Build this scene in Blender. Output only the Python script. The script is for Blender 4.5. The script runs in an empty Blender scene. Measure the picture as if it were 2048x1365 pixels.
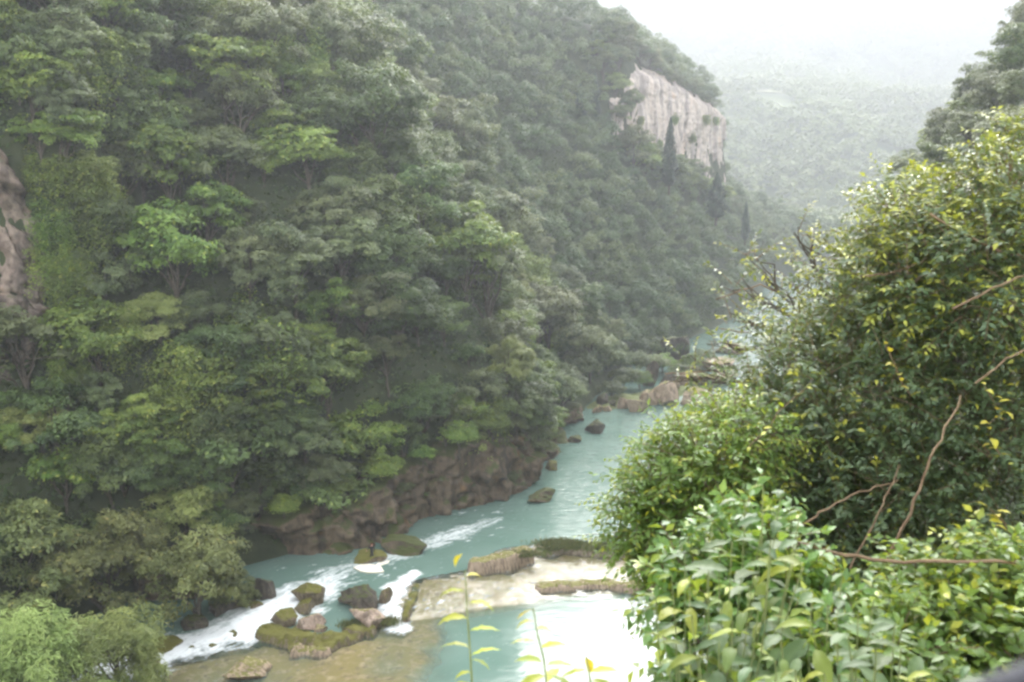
import bpy, bmesh, math, random
import numpy as np
from mathutils import Vector, Matrix

random.seed(7)
SC = bpy.context.scene
COL = SC.collection

# ------------------------------------------------------------------ camera, sky, sun, exposure
H = 37.0                       # lens height above the lower pool
PITCH = math.radians(9.5)
cam = bpy.data.cameras.new("camera"); cam_o = bpy.data.objects.new("camera", cam); COL.objects.link(cam_o)
cam.lens = 35.0; cam.sensor_width = 36.0; cam.clip_start = 0.05; cam.clip_end = 6000
cam_o.location = (0, 0, H); cam_o.rotation_euler = (math.pi / 2 - PITCH, 0, 0)
cam.dof.use_dof = True; cam.dof.focus_distance = 26.0; cam.dof.aperture_fstop = 3.2
SC.camera = cam_o

SUN_EL, SUN_AZ = math.radians(36.5), math.radians(12)      # azimuth measured from +Y towards +X
w = bpy.data.worlds.new("World"); SC.world = w; w.use_nodes = True
wn = w.node_tree.nodes; wl = w.node_tree.links
sky = wn.new("ShaderNodeTexSky"); sky.sky_type = 'NISHITA'; sky.sun_disc = False
sky.sun_elevation = SUN_EL; sky.sun_rotation = SUN_AZ
sky.air_density = 1.0; sky.dust_density = 1.6; sky.ozone_density = 1.0; sky.altitude = 400
hsv = wn.new("ShaderNodeHueSaturation"); hsv.inputs["Saturation"].default_value = 0.10
wl.new(sky.outputs[0], hsv.inputs["Color"]); wl.new(hsv.outputs[0], wn["Background"].inputs["Color"])
wn["Background"].inputs["Strength"].default_value = 0.15

sun = bpy.data.lights.new("sun", 'SUN'); sun_o = bpy.data.objects.new("sun", sun); COL.objects.link(sun_o)
sun.energy = 0.85; sun.angle = math.radians(32); sun.color = (1.0, 0.96, 0.9)
sd = Vector((math.sin(SUN_AZ) * math.cos(SUN_EL), math.cos(SUN_AZ) * math.cos(SUN_EL), math.sin(SUN_EL)))
sun_o.rotation_euler = sd.to_track_quat('Z', 'Y').to_euler(); sun_o.location = (0, 0, 400)

SC.view_settings.view_transform = 'Standard'; SC.view_settings.look = 'None'
SC.view_settings.exposure = 3.4; SC.view_settings.gamma = 1.0; SC.view_settings.use_curve_mapping = False
SC.render.engine = 'CYCLES'
cy = SC.cycles
cy.use_denoising = True; cy.max_bounces = 6; cy.diffuse_bounces = 3; cy.glossy_bounces = 2
cy.transmission_bounces = 3; cy.transparent_max_bounces = 6; cy.volume_bounces = 1
cy.sample_clamp_indirect = 4.0; cy.caustics_reflective = False; cy.caustics_refractive = False
cy.pixel_filter_type = 'BLACKMAN_HARRIS'; cy.filter_width = 2.6
cy.use_adaptive_sampling = True; cy.adaptive_threshold = 0.02

# ------------------------------------------------------------------ maths helpers
F = 1991.0; cp, sp = math.cos(PITCH), math.sin(PITCH)
def ray(px, py):
    u = (px - 1024) / F; v = (682.5 - py) / F
    return np.array([u, cp + v * sp, -sp + v * cp])
def wat(px, py, z=0.0):
    r = ray(px, py); k = (z - H) / r[2]; return float(r[0] * k), float(r[1] * k)
def atd(px, py, d):
    r = ray(px, py); k = d / r[1]; return np.array([r[0] * k, d, H + r[2] * k])
def proj(x, y, z):
    zz = z - H; dep = y * cp - zz * sp; up = y * sp + zz * cp
    return 1024 + F * x / dep, 682.5 - F * up / dep
def sst(a, b, x):
    t = np.clip((x - a) / (b - a), 0, 1); return t * t * (3 - 2 * t)
def hsh(i, j, s):
    n = (i * 374761393 + j * 668265263 + s * 974634777) & 0xffffffff
    n = ((n ^ (n >> 13)) * 1274126177) & 0xffffffff
    n = n ^ (n >> 16); return (n & 0xffff) / 65535.0
def vn(x, y, s=0):
    xi = np.floor(x).astype(np.int64); yi = np.floor(y).astype(np.int64); fx = x - xi; fy = y - yi
    fx = fx * fx * (3 - 2 * fx); fy = fy * fy * (3 - 2 * fy)
    a = hsh(xi, yi, s); b = hsh(xi + 1, yi, s); c = hsh(xi, yi + 1, s); d = hsh(xi + 1, yi + 1, s)
    return (a + (b - a) * fx) * (1 - fy) + (c + (d - c) * fx) * fy
def fbm(x, y, s=0, o=4):
    r = 0; a = .5
    for k in range(o):
        r = r + a * (vn(x, y, s + k) - .5) * 2; x = x * 2.03 + 7.1; y = y * 2.03 + 3.3; a *= .5
    return r
def cell(x, y, s=0):
    """cellular noise: id hash pair of nearest cell, local offset and edge distance"""
    xi = np.floor(x).astype(np.int64); yi = np.floor(y).astype(np.int64)
    f1 = np.full(x.shape, 9.); f2 = np.full(x.shape, 9.); h1 = np.zeros(x.shape); h2 = h1.copy(); ox = h1.copy(); oy = h1.copy()
    for i in (-1, 0, 1):
        for j in (-1, 0, 1):
            ci, cj = xi + i, yi + j
            dx = ci + hsh(ci, cj, s) - x; dy = cj + hsh(ci, cj, s + 1) - y; d = np.hypot(dx, dy)
            m = d < f1
            f2 = np.where(m, f1, np.minimum(f2, d)); f1 = np.where(m, d, f1)
            h1 = np.where(m, hsh(ci, cj, s + 2), h1); h2 = np.where(m, hsh(ci, cj, s + 3), h2)
            ox = np.where(m, dx, ox); oy = np.where(m, dy, oy)
    return h1, h2, ox, oy, f2 - f1
def unit(v):
    return v / (np.linalg.norm(v, axis=-1, keepdims=True) + 1e-9)

# ------------------------------------------------------------------ object helpers
def link(o, parent=None):
    COL.objects.link(o)
    if parent is not None: o.parent = parent
    return o
def tag(o, label=None, cat=None, group=None, kind=None):
    if label: o["label"] = label
    if cat: o["category"] = cat
    if group: o["group"] = group
    if kind: o["kind"] = kind
    return o
def empty(name, loc, rz=0.0):
    o = bpy.data.objects.new(name, None); o.location = loc; o.rotation_euler = (0, 0, rz); o.empty_display_size = .3
    return link(o)
def np_mesh(name, V, faces, mat, tint=None, attrs=None, smooth=False):
    """faces: (N,k) int array of one face size, or a list of such arrays"""
    if not isinstance(faces, list): faces = [faces]
    me = bpy.data.meshes.new(name)
    V = np.asarray(V, np.float32).reshape(-1, 3)
    me.vertices.add(len(V)); me.vertices.foreach_set("co", V.ravel())
    li = np.concatenate([f.ravel() for f in faces]).astype(np.int32)
    tot = np.concatenate([np.full(len(f), f.shape[1], np.int32) for f in faces])
    st = np.concatenate([[0], np.cumsum(tot)[:-1]]).astype(np.int32)
    me.loops.add(len(li)); me.loops.foreach_set("vertex_index", li)
    me.polygons.add(len(tot)); me.polygons.foreach_set("loop_start", st); me.polygons.foreach_set("loop_total", tot)
    if smooth: me.polygons.foreach_set("use_smooth", np.ones(len(tot), bool))
    me.update(calc_edges=True)
    if tint is not None:
        a = me.attributes.new("tint", 'FLOAT_COLOR', 'POINT')
        t = np.ones((len(V), 4), np.float32); t[:, :tint.shape[1]] = tint; a.data.foreach_set("color", t.ravel())
    for k, v in (attrs or {}).items():
        a = me.attributes.new(k, 'FLOAT', 'POINT'); a.data.foreach_set("value", np.asarray(v, np.float32).ravel())
    me.materials.append(mat)
    return me
def mobj(name, me, parent=None):
    return link(bpy.data.objects.new(name, me), parent)
def copy_tree(o, parent=None):
    c = o.copy(); COL.objects.link(c); c.parent = parent
    for ch in o.children: copy_tree(ch, c)
    return c
def grid_faces(nx, ny):
    i, j = np.meshgrid(np.arange(nx - 1), np.arange(ny - 1), indexing='ij'); a = (i * ny + j).ravel()
    return np.stack([a, a + ny, a + ny + 1, a + 1], 1)
def tubes(paths, sides=6):
    """paths: list of (points(N,3), radii(N)) -> verts, quad faces"""
    VV, FF, base = [], [], 0
    for P, R in paths:
        P = np.asarray(P, float); R = np.asarray(R, float); n = len(P)
        T = unit(np.gradient(P, axis=0)); ref = np.array([0, 0, 1.]) if abs(T[0][2]) < .9 else np.array([1., 0, 0])
        A = unit(np.cross(T, ref)); B = np.cross(T, A)
        an = np.linspace(0, 2 * math.pi, sides, endpoint=False)
        ring = P[:, None] + R[:, None, None] * (np.cos(an)[None, :, None] * A[:, None] + np.sin(an)[None, :, None] * B[:, None])
        VV.append(ring.reshape(-1, 3))
        i, j = np.meshgrid(np.arange(n - 1), np.arange(sides), indexing='ij'); j2 = (j + 1) % sides
        FF.append(np.stack([i * sides + j, i * sides + j2, (i + 1) * sides + j2, (i + 1) * sides + j], -1).reshape(-1, 4) + base)
        base += n * sides
    return np.concatenate(VV), np.concatenate(FF)

# ------------------------------------------------------------------ materials
class N:
    def __init__(s, name):
        s.m = bpy.data.materials.new(name); s.m.use_nodes = True; s.t = s.m.node_tree; s.t.nodes.clear()
        s.out = s.t.nodes.new("ShaderNodeOutputMaterial")
    def n(s, typ, ins=None, **kw):
        o = s.t.nodes.new("ShaderNode" + typ)
        for k, v in kw.items(): setattr(o, k, v)
        for k, v in (ins or {}).items():
            if hasattr(v, "is_linked") or hasattr(v, "links"): s.t.links.new(v, o.inputs[k])
            else: o.inputs[k].default_value = v
        return o
    def mix(s, f, a, b, blend='MIX'):
        o = s.t.nodes.new("ShaderNodeMix"); o.data_type = 'RGBA'; o.blend_type = blend
        for i, v in ((0, f), (6, a), (7, b)):
            if hasattr(v, "links"): s.t.links.new(v, o.inputs[i])
            else: o.inputs[i].default_value = v if i == 0 else (tuple(v) + (1,))[:4]
        return o.outputs[2]
    def ramp(s, f, a, b):
        o = s.t.nodes.new("ShaderNodeMapRange"); s.t.links.new(f, o.inputs[0]); o.inputs[1].default_value = a; o.inputs[2].default_value = b
        return o.outputs[0]
    def noise(s, scale, detail=4, rough=.55, vec=None):
        o = s.n("TexNoise", {"Scale": scale, "Detail": detail, "Roughness": rough})
        if vec is not None: s.t.links.new(vec, o.inputs["Vector"])
        return o.outputs[0]
    def math(s, op, a, b=0.0):
        o = s.t.nodes.new("ShaderNodeMath"); o.operation = op
        for i, v in ((0, a), (1, b)):
            if hasattr(v, "links"): s.t.links.new(v, o.inputs[i])
            else: o.inputs[i].default_value = v
        return o.outputs[0]
    def end(s, sh):
        s.t.links.new(sh, s.out.inputs["Surface"]); return s.m

def leaf_mat(name, dark, light, accent, trans=.25, spec=.3, rough=.5, vary=.6, under=None):
    m = N(name)
    sep = m.n("SeparateColor", {0: m.n("Attribute", attribute_name="tint").outputs["Color"]})
    c = m.mix(sep.outputs[0], dark, light); c = m.mix(sep.outputs[1], c, accent)
    info = m.n("ObjectInfo")
    h = m.n("HueSaturation", {"Color": c, "Hue": m.math('ADD', .5 - .018, m.math('MULTIPLY', info.outputs["Random"], .036)),
                              "Value": m.math('ADD', 1 - vary * .5, m.math('MULTIPLY', m.math('FRACT', m.math('MULTIPLY', info.outputs["Random"], 7.31)), vary))})
    c = h.outputs[0]
    p = m.n("BsdfPrincipled", {"Base Color": c, "Roughness": rough, "Specular IOR Level": spec})
    tc = m.mix(.55, c, under or (accent[0] * 1.0, accent[1] * 1.0, accent[2] * .6))
    t = m.n("BsdfTranslucent", {"Color": tc})
    return m.end(m.n("MixShader", {0: trans, 1: p.outputs[0], 2: t.outputs[0]}).outputs[0])

def rock_mat(name, c1, c2, c3, moss, moss_amt, scale=.5, stain=None, bump=.4):
    m = N(name); tc = m.n("TexCoord").outputs["Object"]; geo = m.n("NewGeometry")
    n1 = m.noise(scale, 6, .6, tc); n2 = m.noise(scale * 4.3, 5, .65, tc)
    stretch = m.n("Mapping", {"Vector": tc, "Scale": (scale * 2.2, scale * 2.2, scale * .35)}).outputs[0]
    n3 = m.noise(1.0, 4, .6, stretch)
    c = m.mix(m.ramp(n1, .35, .65), c1, c2); c = m.mix(m.ramp(n2, .48, .72), c, c3)
    c = m.mix(m.math('MULTIPLY', m.ramp(n3, .46, .62), .75), c, (c3[0] * .6, c3[1] * .6, c3[2] * .62))
    if stain: c = m.mix(m.math('MULTIPLY', m.ramp(m.noise(scale * .8, 3, .5, tc), .62, .70), .6), c, stain)
    nz = m.n("SeparateXYZ", {0: geo.outputs["Normal"]}).outputs[2]
    mm = m.math('ADD', m.math('MULTIPLY', nz, .55), m.noise(scale * 2.1, 5, .6, tc))
    c = m.mix(m.ramp(mm, 1.02 - moss_amt * .62, 1.18 - moss_amt * .62), c, moss)
    hgt = m.math('ADD', n2, m.math('MULTIPLY', m.noise(scale * 17, 5, .7, tc), .45))
    b = m.n("Bump", {"Height": hgt, "Strength": bump, "Distance": .3})
    return m.end(m.n("BsdfPrincipled", {"Base Color": c, "Roughness": .85, "Specular IOR Level": .25, "Normal": b.outputs[0]}).outputs[0])

M = {}
M["dark"] = leaf_mat("leaf_dark", (0.034, 0.064, 0.018), (0.122, 0.172, 0.048), (0.24, 0.29, 0.07))
M["grey"] = leaf_mat("leaf_grey", (0.056, 0.086, 0.034), (0.178, 0.21, 0.088), (0.26, 0.29, 0.11))
M["bright"] = leaf_mat("leaf_bright", (0.056, 0.108, 0.02), (0.182, 0.262, 0.048), (0.36, 0.4, 0.07))
M["olive"] = leaf_mat("leaf_olive", (0.064, 0.082, 0.024), (0.185, 0.21, 0.068), (0.3, 0.27, 0.08))
M["pale"] = leaf_mat("leaf_pale", (0.125, 0.175, 0.045), (0.345, 0.41, 0.125), (0.42, 0.44, 0.15))
M["conifer"] = leaf_mat("leaf_conifer", (.016, .034, .018), (.036, .066, .034), (.06, .09, .04), trans=.08)
M["dusty"] = leaf_mat("leaf_dusty", (.060, .085, .034), (.170, .195, .085), (.24, .25, .10))
M["gloss"] = leaf_mat("leaf_gloss", (.036, .070, .030), (.100, .160, .074), (.46, .48, .05), trans=.3, spec=.5, rough=.42, vary=0)
M["lime"] = leaf_mat("leaf_lime", (.070, .140, .030), (.165, .280, .055), (.42, .44, .04), trans=.4, spec=.45, rough=.4, vary=0)
M["broad"] = leaf_mat("leaf_broad", (.052, .092, .036), (.135, .195, .078), (.44, .46, .04), trans=.36, spec=.32, rough=.5, vary=.5, under=(.34, .48, .02))
M["yellow"] = leaf_mat("leaf_yellow", (.34, .30, .02), (.50, .46, .05), (.55, .40, .03), trans=.4, spec=.4, vary=.2)
M["grass"] = leaf_mat("blade_grass", (.060, .090, .025), (.130, .170, .050), (.25, .21, .09), trans=.2, vary=.1)
M["under"] = leaf_mat("leaf_undergrowth", (0.026, 0.05, 0.016), (0.08, 0.118, 0.036), (0.15, 0.19, 0.05), vary=0)

def simple(name, c1, c2, scale=3.0, rough=.85, spec=.2):
    m = N(name); tc = m.n("TexCoord").outputs["Object"]
    c = m.mix(m.ramp(m.noise(scale, 5, .6, tc), .35, .65), c1, c2)
    b = m.n("Bump", {"Height": m.noise(scale * 5, 4, .6, tc), "Strength": .3, "Distance": .05})
    return m.end(m.n("BsdfPrincipled", {"Base Color": c, "Roughness": rough, "Specular IOR Level": spec, "Normal": b.outputs[0]}).outputs[0])
M["bark"] = simple("bark", (.060, .050, .038), (.130, .110, .085), 6)
M["twig"] = simple("twig", (.13, .085, .05), (.24, .17, .105), 9)
M["soil"] = simple("forest_soil", (.026, .036, .015), (.052, .062, .026), .4)
M["cliff"] = rock_mat("rock_brown", (.112, .082, .054), (.180, .136, .090), (.056, .043, .032), (.058, .068, .018), .40, .35, stain=(.22, .12, .045))
M["lime_rock"] = rock_mat("rock_limestone", (.52, .43, .37), (.64, .55, .48), (.34, .30, .28), (.10, .14, .045), .12, .16, stain=(.62, .46, .34), bump=.8)
M["grey_rock"] = rock_mat("rock_grey", (.17, .125, .10), (.31, .25, .20), (.075, .06, .052), (.06, .08, .03), .2, .3, stain=(.34, .24, .15), bump=.7)
M["tan"] = rock_mat("rock_tan", (.36, .27, .19), (.46, .36, .26), (.22, .16, .11), (.14, .14, .03), .22, 2.2)
M["pink"] = rock_mat("rock_pinkish", (.38, .28, .22), (.48, .38, .31), (.26, .19, .14), (.15, .14, .03), .12, 2.0)
M["mossy"] = rock_mat("rock_mossy", (.20, .16, .105), (.27, .215, .14), (.12, .095, .07), (.125, .12, .025), .46, 2.3)
M["gravelly"] = rock_mat("rock_gravelly", (.26, .21, .15), (.34, .28, .20), (.17, .13, .09), (.11, .13, .035), .4, 1.0)
M["darkrock"] = rock_mat("rock_dark", (.085, .07, .055), (.13, .11, .085), (.05, .043, .036), (.07, .08, .025), .3, 1.8)
M["bed"] = rock_mat("travertine_bed", (.52, .37, .21), (.62, .46, .28), (.34, .25, .13), (.38, .29, .12), .12, .6)
M["black"] = simple("dark_cloth", (.012, .012, .016), (.02, .02, .026), 12)
M["skin"] = simple("skin", (.42, .22, .16), (.46, .25, .18), 12, .6)
M["foamy"] = simple("river_foam", (.74, .68, .55), (.84, .79, .68), 2.0)
# ==== TERRAIN ====
# left mountain: x, y of the waterline, height of the river wall, slope, crest height
FOOT = np.array([(-200, 0, 3, 1.2, 120), (-80, 52, 3, 1.2, 120), (-33, 79, 4, 1.3, 112), (-15, 92.5, 9, 1.3, 108), (-4, 103, 9, 1.32, 104),
    (5, 113, 8, 1.35, 100), (9, 140, 5, 1.35, 98), (14, 156, 2.5, 1.35, 92), (24, 186, 1.5, 1.4, 86), (40, 214, 1.5, 1.45, 81), (56, 246, 2, 1.5, 77),
    (76, 300, 2, 1.8, 73), (86, 330, 3, 2.1, 66), (102, 360, 3, 1.0, 32), (125, 395, 3, .9, 24), (150, 430, 3, .8, 17)], float)
def sdist(P, x, y):
    best = np.full(x.shape, 1e9); sd = np.zeros(x.shape); out = np.zeros(x.shape + (P.shape[1] - 2,))
    for a, b in zip(P[:-1], P[1:]):
        d = b[:2] - a[:2]; L = d @ d
        t = np.clip(((x - a[0]) * d[0] + (y - a[1]) * d[1]) / L, 0, 1)
        dd = np.hypot(x - a[0] - t * d[0], y - a[1] - t * d[1])
        side = np.sign(-(x - a[0]) * d[1] + (y - a[1]) * d[0])
        m = dd < best - 1e-9; best = np.where(m, dd, best); sd = np.where(m, side * dd, sd)
        out = np.where(m[..., None], a[2:] + (b[2:] - a[2:]) * t[..., None], out)
    return sd, out
def zleft(x, y):
    s0, p = sdist(FOOT, x, y)
    n = fbm(x / 38, y / 38, 1, 3); s = s0 + np.clip(s0 / 12, 0, 1) * 6 * n * (1 - .7 * sst(230, 270, y))
    wall, sl, cap = p[..., 0], p[..., 1], p[..., 2]
    setb = .4 + 4.2 * sst(78, 82, y) * sst(150, 144, y)
    z = wall * sst(setb, setb + 2, s) + np.maximum(s - 2, 0) * sl
    thr = np.interp(y, [250, 330], [30, 15.5])
    z = z + 20 * sst(240, 262, y) * sst(342, 333, y) * sst(thr, thr + 2.5, s0)            # white bluff
    z = z + 17 * sst(-38.5, -41.5, x) * sst(13.5, 16, s0) * sst(130, 105, y)              # grey outcrop
    k = 6.0
    z = -k * np.log(np.exp(-np.clip(z, -20, 300) / k) + np.exp(-cap / k))
    z = z * sst(520, 425, y) + 2.0 * fbm(x / 9, y / 9, 7, 3) * np.clip(s / 8, 0, 1)
    return np.where(s0 < 0, -4.0, np.maximum(z, -.5)), s0
RSH = np.array([(-220, -60), (-90, 18), (-34, 46), (0, 54), (16, 66), (19, 85), (23, 110), (36, 150), (62, 200), (88, 250), (116, 310), (140, 360), (190, 420)], float)
def zright(x, y):
    s, _ = sdist(RSH, x, y); s = -s
    k = .66 + .84 * sst(52, 78, y) * sst(190, 130, y)
    z = k * s + .5 * fbm(x / 6, y / 6, 21, 3) * np.clip(s / 5, 0, 1)
    z = np.where(y < 45, np.minimum(z, 35.2 + np.maximum(x - 12 - .2 * y, 0) * .5), z)
    return np.where(s < 0, -4.0, np.minimum(z, 74)), s
FY = np.array([465, 540, 700, 880, 1060, 1500, 2750.]); FR = np.array([360, 430, 515, 600, 664, 735, 1250.])
def zfar(x, y):
    sc = y / np.interp(y, FY, FR)
    return np.maximum(zfar0(x / sc, y / sc) * sc + (1 - sc) * 8, 1.0 + 2.5 * fbm(x / 60, y / 60, 38, 3) - 6 * sst(500, 470, y))
def zfar0(x, y):
    r = y + 60 * fbm(x / 220, y / 500, 31, 3)
    crest = 205 - np.abs((x - 230) / 330) ** 2 * 34
    z = np.interp(r, [430, 500, 560, 640, 690, 760, 900, 1050, 1250], [-2, 6, 34, 74, 79, 128, 1, 1, 1])
    up = np.interp(r, [690, 760, 940, 1300], [79, 122, 1, 1])
    z = np.where(r > 690, 79 + (crest - 79) * sst(660, 960, r), z)
    z = z + (26 * fbm(x / 80, y / 130, 35, 4)) * sst(500, 620, r) * (1 - .85 * np.exp(-((r - 662) / 26) ** 2))
    return z

def sheet(name, x0, x1, y0, y1, res, fn, mat):
    X, Y = np.meshgrid(np.arange(x0, x1 + res, res), np.arange(y0, y1 + res, res), indexing='ij'); Z = fn(X, Y)
    me = np_mesh(name, np.stack([X, Y, Z], -1), grid_faces(*X.shape), mat, smooth=True)
    return tag(mobj(name, me), kind="structure")
sheet("ground", -1500, 2500, -200, 2850, 100, lambda x, y: np.full(x.shape, -4.6), M["soil"])
sheet("mountain_slope", -210, 190, 0, 530, 2.0, lambda x, y: zleft(x, y)[0], M["soil"])
sheet("river_bank", -230, 260, -60, 440, 2.0, lambda x, y: zright(x, y)[0], M["soil"])
M["farhill"] = simple("far_forest_ground", (.08, .115, .05), (.14, .17, .08), .02)
sheet("far_mountain", -1364, 2376, 465, 2750, 20.0, zfar, M["farhill"])

def terrace():
    xs = np.linspace(-300, 1400, 120); rows = []
    for r in (650, 660, 670, 680):
        y = np.full(xs.shape, float(np.interp(r, FR, FY)))
        for _ in range(8):
            sc = y / np.interp(y, FY, FR); y = np.interp(r - 60 * fbm(xs / sc / 220, y / sc / 500, 31, 3), FR, FY)
        rows.append(np.stack([xs, y, zfar(xs, y) + 1.2 + (0 if r < 680 else -3)], 1))
    me = np_mesh("terrace_field", np.stack(rows, 1), grid_faces(120, 4), simple("field_grass", (.19, .22, .09), (.26, .27, .13), .01), smooth=True)
    tag(mobj("terrace_field", me), kind="structure")
terrace()
# ------------------------------------------------------------------ river: level, depth and white water
def wline(pts, z=.5): return np.array([wat(a, b, z) for a, b in pts])
CREST = wline([(700, 1178), (790, 1170), (830, 1162), (930, 1142), (1000, 1100), (1110, 1085), (1280, 1090), (1500, 1090)], 1.0)
TOE = wline([(700, 1275), (790, 1252), (900, 1228), (1060, 1202), (1120, 1188), (1280, 1184), (1500, 1180)], 0.0)
RAPID = wline([(985, 1050), (900, 1085), (820, 1110), (700, 1150), (620, 1190), (540, 1225), (430, 1262), (330, 1285), (250, 1315), (150, 1360)], .4)
def level(x, y):
    yc = np.interp(x, CREST[:, 0], CREST[:, 1]); yt = np.interp(x, TOE[:, 0], TOE[:, 1])
    t = np.clip((y - yt) / np.maximum(yc - yt, .5), 0, 1)
    zr = t ** .8
    zl = np.interp(y, [50, 66, 73, 77, 84, 88], [-.9, -.7, -.35, 0, .7, 1.0])
    w = sst(-19, -11, x)
    return zl * (1 - w) + zr * w
def pdist(P, x, y):
    b = np.full(x.shape, 1e9); tt = np.zeros(x.shape); n = len(P) - 1
    for i in range(n):
        d = P[i + 1] - P[i]; t = np.clip(((x - P[i, 0]) * d[0] + (y - P[i, 1]) * d[1]) / (d @ d), 0, 1)
        dd = np.hypot(x - P[i, 0] - t * d[0], y - P[i, 1] - t * d[1]); m = dd < b
        b = np.where(m, dd, b); tt = np.where(m, (i + t) / n, tt)
    return b, tt
DEEP = wline([(905, 1228), (880, 1260), (872, 1300), (868, 1365), (860, 1500)], 0)
def fields(x, y):
    lv = level(x, y)
    yc = np.interp(x, CREST[:, 0], CREST[:, 1]); yt = np.interp(x, TOE[:, 0], TOE[:, 1])
    inshelf = (x > -11.5) & (y < yc + .3) & (y > yt - .2)
    depth = np.full(x.shape, 2.2)
    xd = np.interp(-y, -DEEP[:, 1], DEEP[:, 0]) + 2.4 * fbm(x / 3, y / 3, 41, 3)
    fr = y < yt
    shal = .04 + .3 * np.clip(vn(x / 3.2, y / 3.2, 44), 0, 1) ** 2 + .55 * sst(-15, -22, x) * vn(x / 5, y / 4, 45)
    depth = np.where(fr, shal + 2.2 * sst(-2.2, 2.6, x - xd), depth)
    depth = np.where(fr & (x > xd), np.minimum(depth, .15 + (yt - y) * .55), depth)
    depth = np.where(inshelf, .05 + .16 * vn(x / 1.3, y / 1.3, 46), depth)
    d, t = pdist(RAPID, x, y)
    wd = np.interp(t, [0, .15, .35, .5, .7, 1], [1.5, 2.4, 2.2, 3.6, 3.4, 3.2])
    nn = fbm(x / 1.6 + .35 * y, y / .7, 51, 4)
    foam = np.clip(sst(1.15, .25, d / wd + .55 * nn) * np.interp(t, [0, .1, .35, .45, .9, 1], [.3, .55, .45, 1, 1, .8]), 0, 1)
    # streaks over the shelf and the side chute
    st = fbm(x * .9 + y * .7, (y * .8 - x * .35) / .22, 55, 3)
    foam = np.maximum(foam, np.where(inshelf, sst(.2, .55, st) * .55, 0))
    ch = wline([(822, 1160), (790, 1185), (775, 1215), (800, 1248)], .5); d2, _ = pdist(ch, x, y)
    foam = np.maximum(foam, .8 * sst(1.3, .4, d2 + .9 * nn))
    st2 = fbm(x * .5 + y * .3, (y - .5 * x) / .5, 58, 3)
    foam = np.maximum(foam, .6 * sst(.3, .55, st2) * sst(9, 3, d) * (y > yc))
    return lv, depth, foam
ax = np.concatenate([np.arange(-260, -62, 6), np.arange(-62, 26, .4), np.arange(26, 70, 2), np.arange(70, 330, 8)])
ay = np.concatenate([np.arange(-60, 54, 6), np.arange(54, 122, .4), np.arange(122, 200, 2), np.arange(200, 480, 8)])
X, Y = np.meshgrid(ax, ay, indexing='ij'); lv, dp, fo = fields(X, Y)
Z = lv + fo * (.10 + .42 * fbm(X / 1.1, Y / .8, 61, 4)) + .012 * fbm(X / 1.5, Y / .8, 66, 2)
m = N("river_water")
tc = m.n("TexCoord").outputs["Object"]
rip = m.n("Mapping", {"Vector": tc, "Scale": (.55, 1.6, 1), "Rotation": (0, 0, .12)}).outputs[0]
nr = m.noise(1.3, 3, .55, rip); nr2 = m.noise(.25, 2, .5, tc)
bmp = m.n("Bump", {"Height": nr, "Strength": m.n("Attribute", attribute_name="chop").outputs["Fac"], "Distance": .12}).outputs[0]
fdep = m.math('SUBTRACT', 1.0, m.math('POWER', 2.718, m.math('MULTIPLY', m.n("Attribute", attribute_name="depth").outputs["Fac"], -1.35)))
teal = m.mix(m.ramp(nr2, .35, .65), (.110, .180, .148), (.130, .200, .168))
body = m.n("MixShader", {0: fdep, 1: m.n("BsdfTransparent", {0: (.93, .96, .92, 1)}).outputs[0], 2: m.n("BsdfDiffuse", {0: teal, "Normal": bmp}).outputs[0]}).outputs[0]
gl = m.n("BsdfGlossy", {"Roughness": .07, "Normal": bmp}).outputs[0]
wat_s = m.n("MixShader", {0: m.n("Fresnel", {"IOR": 1.33, "Normal": bmp}).outputs[0], 1: body, 2: gl}).outputs[0]
fatt = m.n("Attribute", attribute_name="foam").outputs["Fac"]
fl = m.n("Mapping", {"Vector": m.n("Mapping", {"Vector": tc, "Rotation": (0, 0, -.84)}).outputs[0], "Scale": (.45, 2.4, 1)}).outputs[0]
fn = m.math('ADD', m.math('MULTIPLY', m.noise(1.3, 5, .7, fl), .65), m.math('MULTIPLY', m.noise(3.2, 4, .65, tc), .35))
ff = m.ramp(m.math('ADD', fatt, m.math('MULTIPLY', m.math('SUBTRACT', fn, .5), 2.4)), .22, .95)
foamb = m.n("BsdfDiffuse", {0: (.80, .83, .83, 1)}).outputs[0]
M["water"] = m.end(m.n("MixShader", {0: ff, 1: wat_s, 2: foamb}).outputs[0])
tag(mobj("river", np_mesh("river", np.stack([X, Y, Z], -1), grid_faces(*X.shape), M["water"], smooth=True, attrs={"depth": dp, "foam": fo, "chop": .22 + .5 * sst(80, 98, Y) + .75 * ((dp < .26) & (X > -11.5) & (Y > 79.5))})), kind="structure")
bx = np.arange(-62, 26, .6); by = np.arange(54, 124, .6); X, Y = np.meshgrid(bx, by, indexing='ij'); lv, dp, fo = fields(X, Y)
Z = lv - dp - .03 - .25 * sst(.2, .5, fo) + (.05 + .13 * (dp < .26) * (X > -11.5) * (Y > 79.5)) * fbm(X / .8, Y / .8, 71, 3)
Z = np.maximum(Z, -3.6)
tag(mobj("river_bed", np_mesh("river_bed", np.stack([X, Y, Z], -1), grid_faces(*X.shape), M["bed"], smooth=True)), kind="structure")
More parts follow.
